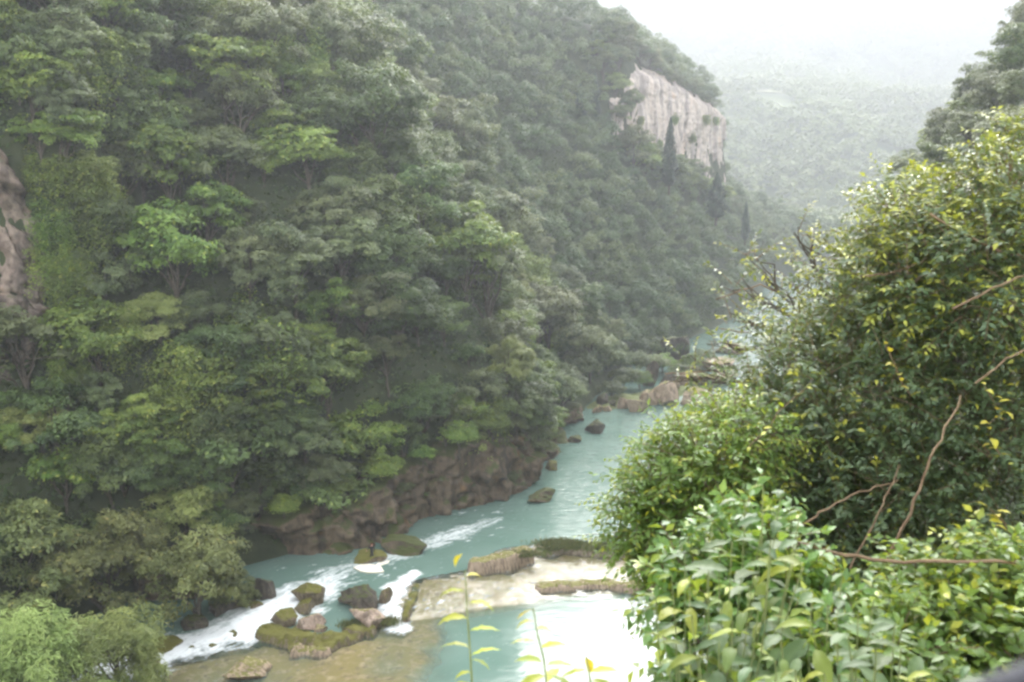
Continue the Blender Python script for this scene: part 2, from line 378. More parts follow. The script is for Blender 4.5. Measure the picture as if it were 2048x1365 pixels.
# ==== CLIFFS ====
def cliff(name, base, z0, z1, mat, res=.5, amp=1.0, lean=.15, shear=.6, cave=None, seed=0, label=None, tall=1.0, scl=1.0):
    """base: (n,2) plan line, outward is to its right; z0,z1: bottom and top heights along it"""
    base = np.asarray(base, float); seg = np.r_[0, np.cumsum(np.hypot(*np.diff(base, axis=0).T))]
    u = np.arange(0, seg[-1], res); bx = np.interp(u, seg, base[:, 0]); by = np.interp(u, seg, base[:, 1])
    bx = np.convolve(np.pad(bx, 3, mode='edge'), np.ones(7) / 7, 'valid'); by = np.convolve(np.pad(by, 3, mode='edge'), np.ones(7) / 7, 'valid')
    tx, ty = np.gradient(bx), np.gradient(by); L = np.hypot(tx, ty) + 1e-6; ox, oy = ty / L, -tx / L
    zb = np.interp(u, seg, z0); zt = np.interp(u, seg, z1) + 1.2 * fbm(u / 9, u * 0 + seed, seed + 3, 3)
    nv = max(8, int((np.max(zt) - np.min(zb)) / res)); v = np.linspace(0, 1, nv)
    U = np.repeat(u[:, None], nv, 1); Vz = zb[:, None] + (zt - zb)[:, None] * v[None]
    D = -lean * (Vz - zb[:, None])
    a, b = U + shear * Vz, Vz - shear * .55 * U
    for sc, am in ((9.0, 1.7), (3.3, .95), (1.2, .28)):
        am = am * scl ** .6; h1, h2, qx, qy, e = cell(a / sc / 1.2 / scl, b / sc / tall / scl, seed + int(sc * 10))
        D = D + amp * am * ((h1 - .5) * 1.1 + (h2 - .5) * (qx - qy) * 2.0 + (h1 - .5) * (qx + qy) * 1.2 - .7 * sst(.07, .0, e))
    D = D + amp * (.5 * fbm(U / 3, Vz / 3, seed + 9, 4) + .35 * fbm(U / 1.1, Vz / .6, seed + 14, 3))
    D = D - .38 * amp * sst(.93, 1.0, np.abs(np.sin((Vz - .42 * shear * U) * 1.15 / scl + 1.6 * fbm(U / 5, Vz / 5, seed + 17, 2)))) * (fbm(U / 6, Vz / 6, seed + 19, 2) > -.12)
    if cave:
        for (cu, cz, ru, rz, dep) in cave: D = D - dep * sst(1.15, .55, np.hypot((U - cu) / ru, (Vz - cz) / rz))
    D = D - 2.5 * sst(.9, 1.0, v)[None]                                     # the brow rolls back under the trees
    P = np.stack([bx[:, None] + ox[:, None] * D, by[:, None] + oy[:, None] * D, Vz], -1)
    back = np.stack([bx[:, None] - ox[:, None] * 6 + 0 * D, by[:, None] - oy[:, None] * 6 + 0 * D, Vz], -1)
    n1 = P.shape[0] * P.shape[1]; f = grid_faces(P.shape[0], nv)
    rim = []
    nu = P.shape[0]; idx = np.arange(n1).reshape(nu, nv)
    loop = np.concatenate([idx[:, 0], idx[-1, 1:], idx[::-1, -1][1:], idx[0, ::-1][1:]])
    rim = np.stack([loop[:-1], loop[1:], loop[1:] + n1, loop[:-1] + n1], 1)
    me = np_mesh(name, np.concatenate([P.reshape(-1, 3), back.reshape(-1, 3)]), [f, rim, f[:, ::-1] + n1], mat)
    o = mobj(name, me); tag(o, label, "cliff"); return o
def foot_line(s, y0, y1, n=40):
    """points at distance s up-slope from the waterline, waterline y from y0 to y1"""
    s = np.linspace(*s, n) if isinstance(s, tuple) else s
    ys = np.linspace(y0, y1, n); xs = np.interp(ys, FOOT[:, 1], FOOT[:, 0]); tx, ty = np.gradient(xs), np.gradient(ys); L = np.hypot(tx, ty)
    return np.stack([xs - ty / L * s, ys + tx / L * s], 1)
cliff("river_cliff", foot_line(1.0, 80, 146, 50), [-.5] * 50, np.interp(np.linspace(80, 146, 50), [80, 86, 95, 106, 113, 122, 146], [3, 5.5, 7, 9.5, 8, 5, 3.5]),
      M["cliff"], .33, 1.0, .14, .9, cave=[(10.5, 1.2, 5.5, 3.2, 2.6)], seed=3, scl=.75, tall=.8, label="brown fractured rock wall rising straight from the left bank of the river")
BL = foot_line((30, 15.2), 238, 327, 70)
cliff("limestone_bluff", BL, np.linspace(30, 20, 70), np.interp(np.linspace(0, 1, 70), [0, .2, .6, .9, 1], [56, 66, 63, 60, 57]),
      M["lime_rock"], .45, .55, .03, .10, seed=11, tall=2.3, scl=.55, label="pale pinkish limestone bluff standing bare above the hazy forest")
ol = np.array([(-62, 76.5), (-52, 82.8), (-46.5, 86.2), (-43.4, 88.0), (-41.5, 91.0)])
cliff("rock_outcrop", ol, [15] * 5, [46, 44, 42, 39, 34], M["grey_rock"], .3, 1.0, .04, .2, seed=23, tall=1.5, scl=.5, label="grey and ochre rock outcrop at the left edge of the slope")
# ==== ROCKS ====
def rock_mesh(name, seed, mat, sub=4, flat=1.0):
    rng = np.random.default_rng(seed); bm = bmesh.new(); bmesh.ops.create_icosphere(bm, subdivisions=sub, radius=1)
    V = np.array([v.co[:] for v in bm.verts])
    for k in range(15):
        n = unit(rng.normal(size=3)); d = rng.uniform(.38, .8); e = np.maximum(0, V @ n - d); V -= e[:, None] * n * .97
    V *= 1 + .16 * fbm(V[:, 0] * 2.2 + seed, V[:, 1] * 2.2 + V[:, 2] * 1.7, seed, 3)[:, None] + .09 * fbm(V[:, 0] * 6 + V[:, 2] * 5, V[:, 1] * 6, seed + 4, 2)[:, None]
    V /= np.abs(V).max(0)
    for v, c in zip(bm.verts, V): v.co = c
    me = bpy.data.meshes.new(name); bm.to_mesh(me); bm.free(); me.materials.append(mat); return me
def boulder(name, px, py, wpx, hpx, mat, label, seed, zw=None, group="boulders in the river", cat="boulder", dfac=.8, rz=None, sink=.35):
    """px,py: centre of the waterline in the photograph's pixels, wpx,hpx: width and height there"""
    z = .5 if zw is None else zw
    x, y = wat(px, py, z); zz = float(level(np.array(x), np.array(y))) if zw is None else zw
    x, y = wat(px, py, zz); s = math.hypot(y, H - zz) / F
    rng = random.Random(seed); o = mobj(name, rock_mesh(name, seed, M[mat]))
    hw, hh = wpx * s / 2, hpx * s
    o.scale = (hw, hw * dfac, hh * (1 / (2 - 2 * sink))); o.location = (x, y, zz + hh - o.scale[2])
    o.rotation_euler = (0, 0, rng.uniform(-.5, .5) if rz is None else rz)
    return tag(o, label, cat, group)
B = [
 ("boulder", 618, 1195, 76, 44, "mossy", "squarish brown boulder highest in the rapids, nearest the rock wall", .95),
 ("boulder", 690, 1200, 44, 14, "darkrock", "low dark rock touching the squarish brown boulder in the rapids", .8),
 ("boulder", 727, 1205, 100, 38, "darkrock", "long grey-brown boulder at the head of the white rapids", .8),
 ("boulder", 770, 1204, 36, 30, "mossy", "small yellow-mossed boulder beside the side chute", .7),
 ("boulder", 575, 1246, 62, 40, "mossy", "green-sided boulder with pink top in the middle of the rapids", None),
 ("boulder", 611, 1220, 58, 26, "mossy", "wet brown boulder just behind the green-sided one", None),
 ("boulder", 627, 1252, 66, 26, "pink", "slanting pinkish slab leaning on mossy rocks", None),
 ("boulder", 642, 1264, 34, 18, "tan", "small tan block under the slanting pinkish slab", None),
 ("boulder", 745, 1246, 92, 36, "pink", "rounded pinkish boulder with grass round its foot", None),
 ("boulder", 715, 1268, 60, 20, "mossy", "broken mossy rock below the rounded pinkish boulder", None),
 ("boulder", 540, 1268, 60, 18, "mossy", "low mossy rock at the left end of the broad ledge", None),
 ("boulder", 596, 1297, 50, 14, "mossy", "thin mossy rock below the broad ledge", None),
 ("boulder", 495, 1348, 86, 28, "tan", "flat tan stone in the shallows at the bottom of the picture", None),
 ("boulder", 468, 1272, 28, 14, "mossy", "small green-capped rock alone in white water", None),
 ("boulder", 424, 1294, 22, 10, "mossy", "smallest mossy rock at the lower edge of the white water", None),
 ("boulder", 330, 1296, 80, 14, "mossy", "flat moss-covered rock in the lower rapids by the willow bush", None),
 ("boulder", 385, 1302, 50, 10, "mossy", "low yellowish rock between lower rapids and shallows", None),
 ("boulder", 310, 1338, 32, 16, "tan", "small tan rock beside the willow bush", None),
 ("boulder", 385, 1250, 70, 24, "darkrock", "dark wet rock on the left bank below the olive bushes", None),
 ("boulder", 440, 1222, 70, 26, "darkrock", "dark rock under the tip of the olive bush", None),
 ("boulder", 486, 1212, 50, 22, "cliff", "reddish brown rock on the bank where the rapids bend", None),
 ("boulder", 525, 1192, 52, 40, "darkrock", "dark rounded rock at the mouth of the cave", None),
 ("boulder", 510, 1216, 36, 12, "mossy", "small wet rock at the bend of the rapids", None),
 ("boulder", 1190, 865, 54, 26, "darkrock", "dark wedge-shaped rock alone in the upper river", 1.0),
 ("boulder", 1195, 824, 29, 15, "tan", "leftmost small tan rock on the upstream shore", 1.0),
 ("boulder", 1213, 822, 23, 12, "tan", "second small tan rock on the upstream shore", 1.0),
 ("boulder", 1246, 817, 31, 24, "tan", "round tan rock beside the pointed upstream boulder", 1.0),
 ("boulder", 1222, 815, 26, 16, "darkrock", "dark little rock between the small tan shore rocks", 1.0),
 ("boulder", 1274, 822, 52, 27, "tan", "pointed pale boulder standing forward on the upstream shore", 1.0),
 ("boulder", 1305, 808, 57, 30, "tan", "shadowed tan boulder left of the broad upstream one", 1.0),
 ("boulder", 1337, 808, 68, 46, "tan", "broad pale boulder in the middle of the rocky spit", 1.0),
 ("boulder", 1350, 778, 34, 24, "tan", "small tan block behind the broad pale boulder", 1.6),
 ("boulder", 1400, 806, 81, 32, "tan", "tan boulder at the right end of the rocky spit", 1.0),
 ("boulder", 1375, 765, 52, 30, "tan", "pale slab lying on the rocky spit", 1.5),
 ("boulder", 1412, 782, 36, 28, "darkrock", "dark sloping rock near the end of the rocky spit", 1.0),
 ("boulder", 1440, 765, 91, 30, "tan", "large flat pale rock in mid river beyond the spit", 1.0),
 ("boulder", 1335, 770, 34, 26, "darkrock", "dark rock among shrubs behind the broad pale boulder", 1.2),
 ("boulder", 1205, 812, 26, 28, "darkrock", "upright dark rock under the trees by the upstream shore", 1.2),
 ("boulder", 1300, 765, 36, 46, "cliff", "brown upright rock among bushes on the spit", 1.6),
 ("boulder", 1340, 712, 78, 46, "darkrock", "big dark rock under trees at the inner edge of the spit", 2.0),
 ("boulder", 1440, 735, 91, 27, "pink", "long pinkish rock in front of the far channel", 1.2),
 ("boulder", 1455, 705, 73, 22, "tan", "tan gravel bank rock beside the far channel", 1.0),
]
for i, b in enumerate(B): boulder(*b[:7], seed=100 + i, zw=b[7])
# travertine weir: flat irregular pieces
def shelf(name, line, r, ztop, mat, label, seed, zbot=-.8, rough=.25, cat="rock", group="travertine of the weir", jag=.5):
    P = np.array(line); x0, y0 = P.min(0) - r * 1.6; x1, y1 = P.max(0) + r * 1.6; res = .16
    X, Y = np.meshgrid(np.arange(x0, x1, res), np.arange(y0, y1, res), indexing='ij'); d, t = pdist(P, X, Y)
    d = d + r * jag * fbm(X / 1.1, Y / 1.1, seed, 4); h1, h2, qx, qy, e = cell(X / 1.3, Y / .8, seed)
    top = ztop + rough * ((h1 - .5) * 1.2 + .7 * fbm(X / .6, Y / .5, seed + 3, 3) - .5 * sst(.1, 0, e))
    Z = zbot + (top - zbot) * sst(r * 1.02, r * .72, d)
    keep = (Z > zbot + .02); f = grid_faces(*X.shape); f = f[keep.ravel()[f].any(1)]
    u, inv = np.unique(f, return_inverse=True); V = np.stack([X, Y, Z], -1).reshape(-1, 3)[u]
    return tag(mobj(name, np_mesh(name, V, inv.reshape(f.shape), M[mat])), label, cat, group)
shelf("travertine_block", [wat(950, 1128, 1.5), wat(1010, 1118, 1.5), wat(1050, 1108, 1.4)], .9, 1.9, "tan", "tan mossy block standing on the crest of the weir", 300, .3)
shelf("travertine_slab", [wat(1085, 1172, .4), wat(1150, 1166, .4), wat(1230, 1168, .4), wat(1300, 1174, .4), wat(1340, 1176, .4)], 1.0, .55, "tan", "long flat tan slab between the two pools", 301, -.6)
shelf("travertine_bar", [wat(1085, 1100, 1.2), wat(1130, 1092, 1.3), wat(1190, 1100, 1.2), wat(1270, 1104, 1.2), wat(1330, 1110, 1.2)], .85, 1.35, "gravelly", "grass-grown bar closing the upper pool on the right", 302, .2)
shelf("mossy_ledge", [wat(530, 1268, .1), wat(580, 1272, .1), wat(640, 1282, .1), wat(690, 1276, .1), wat(720, 1262, .2)], 1.25, .45, "mossy", "broad mossy ledge between rapids and brown shallows", 303, -.7, .45, jag=.8)
shelf("travertine_ledge", [wat(600, 1300, 0), wat(640, 1305, 0)], .8, .25, "tan", "crumbled tan and green ledge standing in the brown shallows", 304, -.6, .35, jag=.9)
shelf("travertine_lip", [wat(812, 1240, .1), wat(822, 1205, .4), wat(835, 1172, .8)], .5, .75, "mossy", "green-brown lip of the weir beside the side chute", 305, -.6, .3, jag=.7)
# broken ledge stones at the foot of the river cliff
for i, (px, py, wd, ht) in enumerate([(735, 1128, 60, 12), (800, 1106, 80, 16), (1085, 1004, 56, 12), (1106, 945, 26, 12), (1150, 890, 24, 10)]):
    boulder("ledge_stone", px, py - 5, wd * 1.35, ht * 1.7, "cliff" if i % 3 else "mossy", f"rugged ledge stone at the foot of the river wall, {['first', 'second', 'third', 'fourth', 'fifth', 'sixth', 'seventh', 'eighth', 'ninth', 'tenth', 'eleventh', 'twelfth'][i]} from left", 400 + i, .9, "ledge stones along the river wall", "rock", .8)
# foam raft
def foam_raft():
    pts = [(707, 1137), (722, 1131), (740, 1130), (752, 1132), (757, 1127), (765, 1124), (780, 1123), (776, 1128), (760, 1133), (764, 1138), (768, 1145), (752, 1147), (735, 1147), (720, 1144)]
    bm = bmesh.new(); vs = []
    for a, b in pts:
        x, y = wat(a, b, 1.0); vs.append(bm.verts.new((x, y, 1.0)))
    f = bm.faces.new(vs); r = bmesh.ops.extrude_face_region(bm, geom=[f])
    bmesh.ops.translate(bm, vec=(0, 0, .10), verts=[v for v in r["geom"] if isinstance(v, bmesh.types.BMVert)])
    bmesh.ops.recalc_face_normals(bm, faces=bm.faces)
    me = bpy.data.meshes.new("foam_raft"); bm.to_mesh(me); bm.free(); me.materials.append(M["foamy"])
    tag(mobj("foam_raft", me), "cream-coloured raft of foam drifting below the rock wall", "foam")
foam_raft()
# ==== TREES ====
def leaf_quads(C, Nn, L, W, rng, tint, axis=None, fold=.12):
    """diamond leaves of two triangles creased along the midrib"""
    n = len(C); Nn = unit(Nn); r = rng.normal(size=(n, 3)) if axis is None else axis + rng.normal(size=(n, 3)) * .35
    A = unit(r - (r * Nn).sum(1, keepdims=True) * Nn); B = np.cross(Nn, A)
    L = np.broadcast_to(L, n)[:, None]; W = np.broadcast_to(W, n)[:, None]
    V = np.stack([C - A * L * .5, C + B * W * .5 - Nn * L * fold - A * L * .05, C + A * L * .5 - Nn * L * fold * .8, C - B * W * .5 - Nn * L * fold - A * L * .05], 1)
    i = np.arange(n)[:, None] * 4
    Fc = np.concatenate([i + np.array([[0, 1, 2]]), i + np.array([[0, 2, 3]])])
    return V.reshape(-1, 3), Fc, np.repeat(tint, 4, axis=0)
def crown_points(rng, R, Hc, z0, nclump, nleaf, rc, flat=.8, lop=.25, spread=(.5, 1.0), droop=0., nsub=6, low=-.55):
    d = unit(rng.normal(size=(nclump * 3, 3))); d = d[d[:, 2] > low][:nclump]; nclump = len(d)
    rad = rng.uniform(*spread, nclump) * (1 + lop * np.sin(d[:, 0] * 2.3 + rng.uniform(0, 6)) * np.cos(d[:, 1] * 1.9 + rng.uniform(0, 6)))
    cc = np.stack([d[:, 0] * R * rad, d[:, 1] * R * rad, z0 + Hc * .5 * (1 + d[:, 2] * rad)], 1)
    tone = rng.uniform(0, 1, nclump)
    k = rng.integers(0, nclump, nleaf); sub = unit(rng.normal(size=(nclump, nsub, 3))); sub[..., 2] = np.abs(sub[..., 2]) * .9 - .1
    size = rng.uniform(.7, 1.25, nclump) * rc
    j = rng.integers(0, nsub, nleaf)
    sc = cc[k] + sub[k, j] * size[k][:, None] * np.array([.75, .75, .75 * flat])
    e = unit(rng.normal(size=(nleaf, 3))); e[:, 2] = np.where(rng.random(nleaf) < .72, np.abs(e[:, 2]), e[:, 2])
    rr = size[k] * .52 * rng.uniform(.35, 1, nleaf) ** .6
    P = sc + e * rr[:, None] * np.array([1, 1, flat])
    if droop: P[:, 2] -= droop * rng.random(nleaf) ** 2.2 * size[k]
    nrm = unit(e * .7 + np.array([0, 0, .55]) + unit(P - np.array([0, 0, z0 + Hc * .4])) * .4 + rng.normal(size=(nleaf, 3)) * .38)
    t = np.clip(.08 + .62 * tone[k] + .5 * (rng.random(nleaf) - .35), 0, 1)
    return P, nrm, t, cc
def make_tree(kind, seed, R, Hc, z0, nclump, nleaf, L, W, rc, mat, limbs=10, acc=.04, droop=0, flat=.8, low=-.6, axis=None):
    rng = np.random.default_rng(seed)
    P, nn, t, cc = crown_points(rng, R, Hc, z0, nclump, nleaf, rc, flat=flat, droop=droop, low=low)
    ac = (rng.random(len(P)) < acc) * rng.uniform(.4, 1, len(P))
    V, Fc, T = leaf_quads(P, nn, L * rng.uniform(.65, 1.3, len(P)), W * rng.uniform(.7, 1.2, len(P)), rng, np.stack([t, ac, t * 0], 1), axis=axis)
    crown = np_mesh(kind + "_crown", V, Fc, M[mat], tint=T)
    top = np.array([0, 0, z0 + Hc * .62]); base = np.array([0, 0, -1.6]); n = 9
    s = np.linspace(0, 1, n)[:, None]; wob = np.cumsum(rng.normal(size=(n, 3)) * np.array([.10, .10, 0]), 0) * R * .16
    trunk = base + (top - base) * s + wob; rt = R * .055 * (1 - .8 * s[:, 0]) + .02
    paths = [(trunk, rt)]
    for c in cc[rng.permutation(len(cc))[:limbs]]:
        i = rng.integers(3, 7); a = trunk[i]; q = np.linspace(0, 1, 6)[:, None]
        b = a + (c - a) * q + np.array([0, 0, 1]) * (np.sin(q * 3.14) * .12 * R) + rng.normal(size=(6, 3)) * .05 * R * np.sin(q * 3.14)
        paths.append((b, np.linspace(rt[i] * .6, .02, 6)))
    tv, tf = tubes(paths, 6)
    trunk_me = np_mesh(kind + "_trunk", tv, tf, M["bark"], smooth=True)
    return trunk_me, crown
def make_cypress(seed, R, Hh, n=5200):
    rng = np.random.default_rng(seed); h = rng.random(n) ** 1.15; th = rng.uniform(0, 6.283, n)
    prof = np.interp(h, [0, .08, .25, .6, .85, 1], [.35, .85, 1, .72, .34, .03]) * (1 + .22 * np.sin(th * 3 + h * 19) + .12 * np.sin(th * 5 - h * 31))
    rr = R * prof * rng.uniform(.45, 1, n) ** .5
    P = np.stack([np.cos(th) * rr, np.sin(th) * rr, .6 + h * Hh], 1)
    nn = np.stack([np.cos(th), np.sin(th), .6 + 0 * th], 1) + rng.normal(size=(n, 3)) * .4
    t = np.clip(.3 + .5 * np.sin(th * 3 + h * 19) + .3 * rng.normal(size=n), 0, 1)
    V, Fc, T = leaf_quads(P, nn, .42, .2, rng, np.stack([t, t * 0, t * 0], 1), axis=np.stack([np.cos(th) * .5, np.sin(th) * .5, 1 + 0 * th], 1))
    tv, tf = tubes([(np.array([[0, 0, -1.5 + (Hh + 1.6) * q] for q in np.linspace(0, 1, 8)]), np.linspace(R * .14, .03, 8))], 6)
    return np_mesh("cypress_trunk", tv, tf, M["bark"], smooth=True), np_mesh("cypress_crown", V, Fc, M["conifer"], tint=T)

SPEC = {  # name, look, prototypes
 "dark":  ("broadleaf_tree", "dark green round-crowned tree", [make_tree("dark", 10 + i, 4.0, 6.6, 1.7, 30, 11000, .33, .17, 1.5, "dark", acc=.03) for i in range(3)]),
 "grey":  ("broadleaf_tree", "grey-green loose-crowned tree", [make_tree("grey", 20 + i, 3.8, 7.2, 1.8, 28, 10000, .34, .17, 1.45, "grey", acc=.03) for i in range(3)]),
 "bright": ("broadleaf_tree", "fresh green leafy tree", [make_tree("bright", 30 + i, 3.6, 6.0, 1.6, 30, 10000, .34, .19, 1.4, "bright", acc=.07, flat=.65) for i in range(3)]),
 "vine":  ("vine_covered_tree", "light green creeper-draped tree", [make_tree("vine", 40 + i, 3.2, 7.6, .2, 34, 10500, .30, .18, 1.5, "bright", acc=.10, droop=2.6, low=-.8) for i in range(2)]),
 "pale":  ("feathery_tree", "pale feathery light green tree", [make_tree("pale", 50 + i, 3.4, 6.4, 1.2, 32, 10500, .40, .12, 1.35, "pale", acc=.04, flat=.7) for i in range(2)]),
 "olive": ("broadleaf_tree", "dull olive-green tree", [make_tree("olive", 60 + i, 3.8, 6.2, 1.2, 30, 10000, .32, .16, 1.45, "dusty", acc=.04) for i in range(2)]),
 "shrub": ("shrub", "low rounded green shrub", [make_tree("shrub", 70 + i, 2.0, 2.6, .0, 24, 5000, .26, .14, 1.0, "dark", limbs=5, acc=.06, low=-.2) for i in range(2)] + [make_tree("shrub", 75, 2.0, 2.4, .0, 22, 5000, .26, .13, 1.0, "bright", limbs=5, acc=.06, low=-.2), make_tree("shrub", 76, 2.0, 2.6, .0, 22, 5000, .26, .13, 1.0, "grey", limbs=5, acc=.06, low=-.2)]),
 "cypress": ("cypress_tree", "slim dark pointed cypress", [make_cypress(80, 1.7, 14), make_cypress(81, 2.6, 11)]),
}
TREES = []
def plant(sp, loc, scale, rz, label=None, group=None, var=None, squash=1.0, lean=(0, 0), name=None, cat=None):
    nm, look, protos = SPEC[sp]; tr, cr = protos[(var if var is not None else random.randrange(len(protos))) % len(protos)]
    e = empty(name or nm, loc, rz); e.scale = (scale, scale, scale * squash); e.rotation_euler = (lean[0], lean[1], rz)
    mobj("trunk", tr, e); mobj("crown", cr, e)
    tag(e, label, cat or ("shrub" if sp == "shrub" else "tree"), group)
    TREES.append((e, sp)); return e
def tz(x, y): return float(zleft(np.array([x]), np.array([y]))[0][0])

# candidate sites over the left mountain, then those the lens can see
rng = np.random.default_rng(5)
cand = np.stack([rng.uniform(-150, 150, 60000), rng.uniform(40, 470, 60000)], 1)
zc, sc_ = zleft(cand[:, 0], cand[:, 1]); ppx, ppy = proj(cand[:, 0], cand[:, 1], zc + 4)
# keep clear of the bare rock faces
bl = BL; ob = ol
d_bl, _ = pdist(bl, cand[:, 0], cand[:, 1]); d_ob, _ = pdist(ob, cand[:, 0], cand[:, 1])
ok = (sc_ > 2.5) & (ppx > -160) & (ppx < 1720) & (ppy > -160) & (ppy < 1250) & ((d_bl > 2.6) | (cand[:, 1] < 250)) & (d_ob > 3.0)
ok &= ~((sc_ < 3.6) & (cand[:, 1] < 118) & (cand[:, 1] > 80))
ok &= ~((sc_ > 9) & (sc_ < 15) & (cand[:, 1] < 110) & (ppx < 110))
cand = cand[ok]; zc = zc[ok]; sc_ = sc_[ok]
def seen(x, y, z):
    """line of sight from the lens to a crown, over bare ground"""
    k = np.linspace(.35, .97, 40)[None]; gx, gy = x[:, None] * k, y[:, None] * k; gz = H + (z[:, None] - H) * k
    return (zleft(gx, gy)[0] < gz + .5).all(1)
vis = seen(cand[:, 0], cand[:, 1], zc + 6); cand, zc, sc_ = cand[vis], zc[vis], sc_[vis]
sel = []; cellmap = {}
for i in range(len(cand)):
    x, y = cand[i]; r = 3.3 + 1.5 * float(hsh(np.int64(i), np.int64(3), 1)); gx, gy = int(x // 6), int(y // 6); good = True
    for a in (-1, 0, 1):
        for b in (-1, 0, 1):
            for j in cellmap.get((gx + a, gy + b), ()):
                if math.sqrt((x - cand[j, 0]) ** 2 + (y - cand[j, 1]) ** 2 + (zc[i] - zc[j]) ** 2) < r: good = False; break
            if not good: break
        if not good: break
    if good: sel.append(i); cellmap.setdefault((gx, gy), []).append(i)
sel = np.array(sel); S = cand[sel]; SZ = zc[sel]; SS = sc_[sel]
dist = np.hypot(S[:, 0], S[:, 1]); order = np.argsort(dist); NEAR = 290
rows = [(180, "atop the slope"), (330, "high up"), (500, "midway up"), (680, "low down"), (9999, "by the waterside")]
cols = [(230, "near the grey outcrop"), (480, "left of the vine curtain"), (760, "above the cave"), (1000, "above the rock wall"), (1200, "by the upper river"), (9999, "near the pale bluff")]
named = {}
zone_noise = fbm(S[:, 0] / 14, S[:, 1] / 14, 90, 2)
for rank, i in enumerate(order[:NEAR]):
    x, y = S[i]; z = SZ[i]; s = SS[i]; q = zone_noise[i] + .35 * (random.random() - .5) + (.10 if s < 22 and y < 125 else 0)
    sp_ = "dark" if q < -.10 else "grey" if q < .07 else "bright" if q < .20 else "vine" if q < .28 else "pale" if q < .36 else "olive"
    if s < 7 and random.random() < .5: sp_ = "shrub"
    sc = min(1.45, max(.5, random.lognormvariate(-.15, .28))) * (1.5 if sp_ == "shrub" else 1.0) * (1.1 if q < -.1 else 1)
    e = plant(sp_, (x, y, z - .3), sc, random.uniform(0, 6.28), group="trees on the mountainside", squash=random.uniform(.9, 1.2), lean=(random.uniform(-.1, .1), random.uniform(0, .16)))
    a, b = proj(x, y, z + 4); row = next(t for v, t in rows if b < v); col = next(t for v, t in cols if a < v)
    named.setdefault((sp_, row, col), []).append((a, e))
ORD = ["first", "second", "third", "fourth", "fifth", "sixth", "seventh", "eighth", "ninth", "tenth", "eleventh", "twelfth", "thirteenth", "fourteenth", "fifteenth", "sixteenth", "seventeenth", "eighteenth", "nineteenth", "twentieth"] + [f"{k}th" for k in range(24, 30)]
for (sp_, row, col), L in named.items():
    L.sort(key=lambda t: t[0])
    for k, (a, e) in enumerate(L):
        e["label"] = f"{SPEC[sp_][1]} {row} {col}" + (f", {ORD[min(k, 24)]} from left" if len(L) > 1 else "")
# the rest of the wood, too far to tell apart
def wood(name, pts, sizes, nleaf, L, mat, label, seed, hz=1.25, kind="stuff", con=1.0, tone=None):
    rng = np.random.default_rng(seed); n = len(pts); k = np.repeat(np.arange(n), nleaf); m_ = len(k)
    ncl = 9; cl = unit(rng.normal(size=(n, ncl, 3))); cl[..., 2] = np.abs(cl[..., 2]) * 1.3 - .35; clr = rng.uniform(.5, .85, (n, ncl)); ctone = rng.random((n, ncl))
    j = rng.integers(0, ncl, m_); e = unit(rng.normal(size=(m_, 3))); e[:, 2] = np.abs(e[:, 2]) - .15
    P = (cl[k, j] * clr[k, j][:, None] + e * rng.uniform(.25, .42, m_)[:, None]) * sizes[k][:, None] * np.array([1, 1, hz])
    nn = e + np.array([0, 0, .6]) + rng.normal(size=(m_, 3)) * .35
    P = P + pts[k] + np.array([0, 0, 1.]) * sizes[k][:, None] * hz
    tt = rng.random(n) if tone is None else tone / con; hue = rng.random(n) ** 2
    t = np.clip(.45 + con * (-.35 + .45 * tt[k] + .35 * ctone[k, j] + .4 * (rng.random(m_) - .4)), 0, 1)
    V, Fc, T = leaf_quads(P, nn, L * sizes[k] * rng.uniform(.7, 1.3, m_), L * .55 * sizes[k], rng, np.stack([t, hue[k] * .55 * con, t * 0], 1))
    o = mobj(name, np_mesh(name, V, Fc, M[mat], tint=T)); tag(o, label, kind=kind); return o
M["wood"] = leaf_mat("leaf_wood", (.038, .072, .032), (.112, .175, .075), (.21, .24, .085), vary=0)
far = order[NEAR:]
wood("hillside_wood", np.c_[S[far], SZ[far] - .5], np.random.default_rng(8).uniform(2.0, 4.1, len(far)), 900, .13, "wood", "hazy mixed wood covering the far part of the left mountainside", 9)
# trees at the foot and on the brow of the bluff
for i in range(13):
    k = 3 + i * 5; t_ = BL[k + 1] - BL[k - 1]; t_ = t_ / np.hypot(*t_); o_ = np.array([t_[1], -t_[0]]); p = BL[k] + o_ * (3.6 + random.uniform(-.6, .8)); f_ = 1.55 - .6 * i / 12
    plant(["grey", "bright", "pale"][i % 3], (p[0], p[1], tz(*p) - .3), f_ * random.uniform(.85, 1.1), random.uniform(0, 6), f"hazy tree hiding the foot of the pale bluff, {ORD[i]} from left", "trees at the foot of the bluff")
    p = BL[k] - o_ * (3.0 + random.uniform(-.5, 1)); plant(["grey", "olive", "dark"][i % 3], (p[0], p[1], tz(*p) - .8), random.uniform(.55, .95), random.uniform(0, 6), f"hazy tree on the brow of the pale bluff, {ORD[i]} from left", "trees on the brow of the bluff")
for i, (k, f_) in enumerate([(12, .55), (22, .35), (30, .6), (41, .45), (50, .7), (58, .75)]):
    t_ = BL[k + 1] - BL[k - 1]; t_ = t_ / np.hypot(*t_); o_ = np.array([t_[1], -t_[0]]); p = BL[k] + o_ * .2; zt_ = np.interp(k, [0, 14, 42, 63, 69], [56, 66, 63, 60, 57])
    plant("vine", (p[0], p[1], 34 + (zt_ - 36) * f_), random.uniform(.3, .48), random.uniform(0, 6), f"creeper clinging to the face of the pale bluff, {ORD[i]} from left", "shrubs on the bluff face")
for i, k in enumerate((1, 4, 8)):
    plant("grey", (BL[k][0], BL[k][1], 47 + 2.5 * i), .75, random.uniform(0, 6), f"hazy tree growing from the upper left corner of the pale bluff, {ORD[i]} from left", "trees in the corner of the bluff")
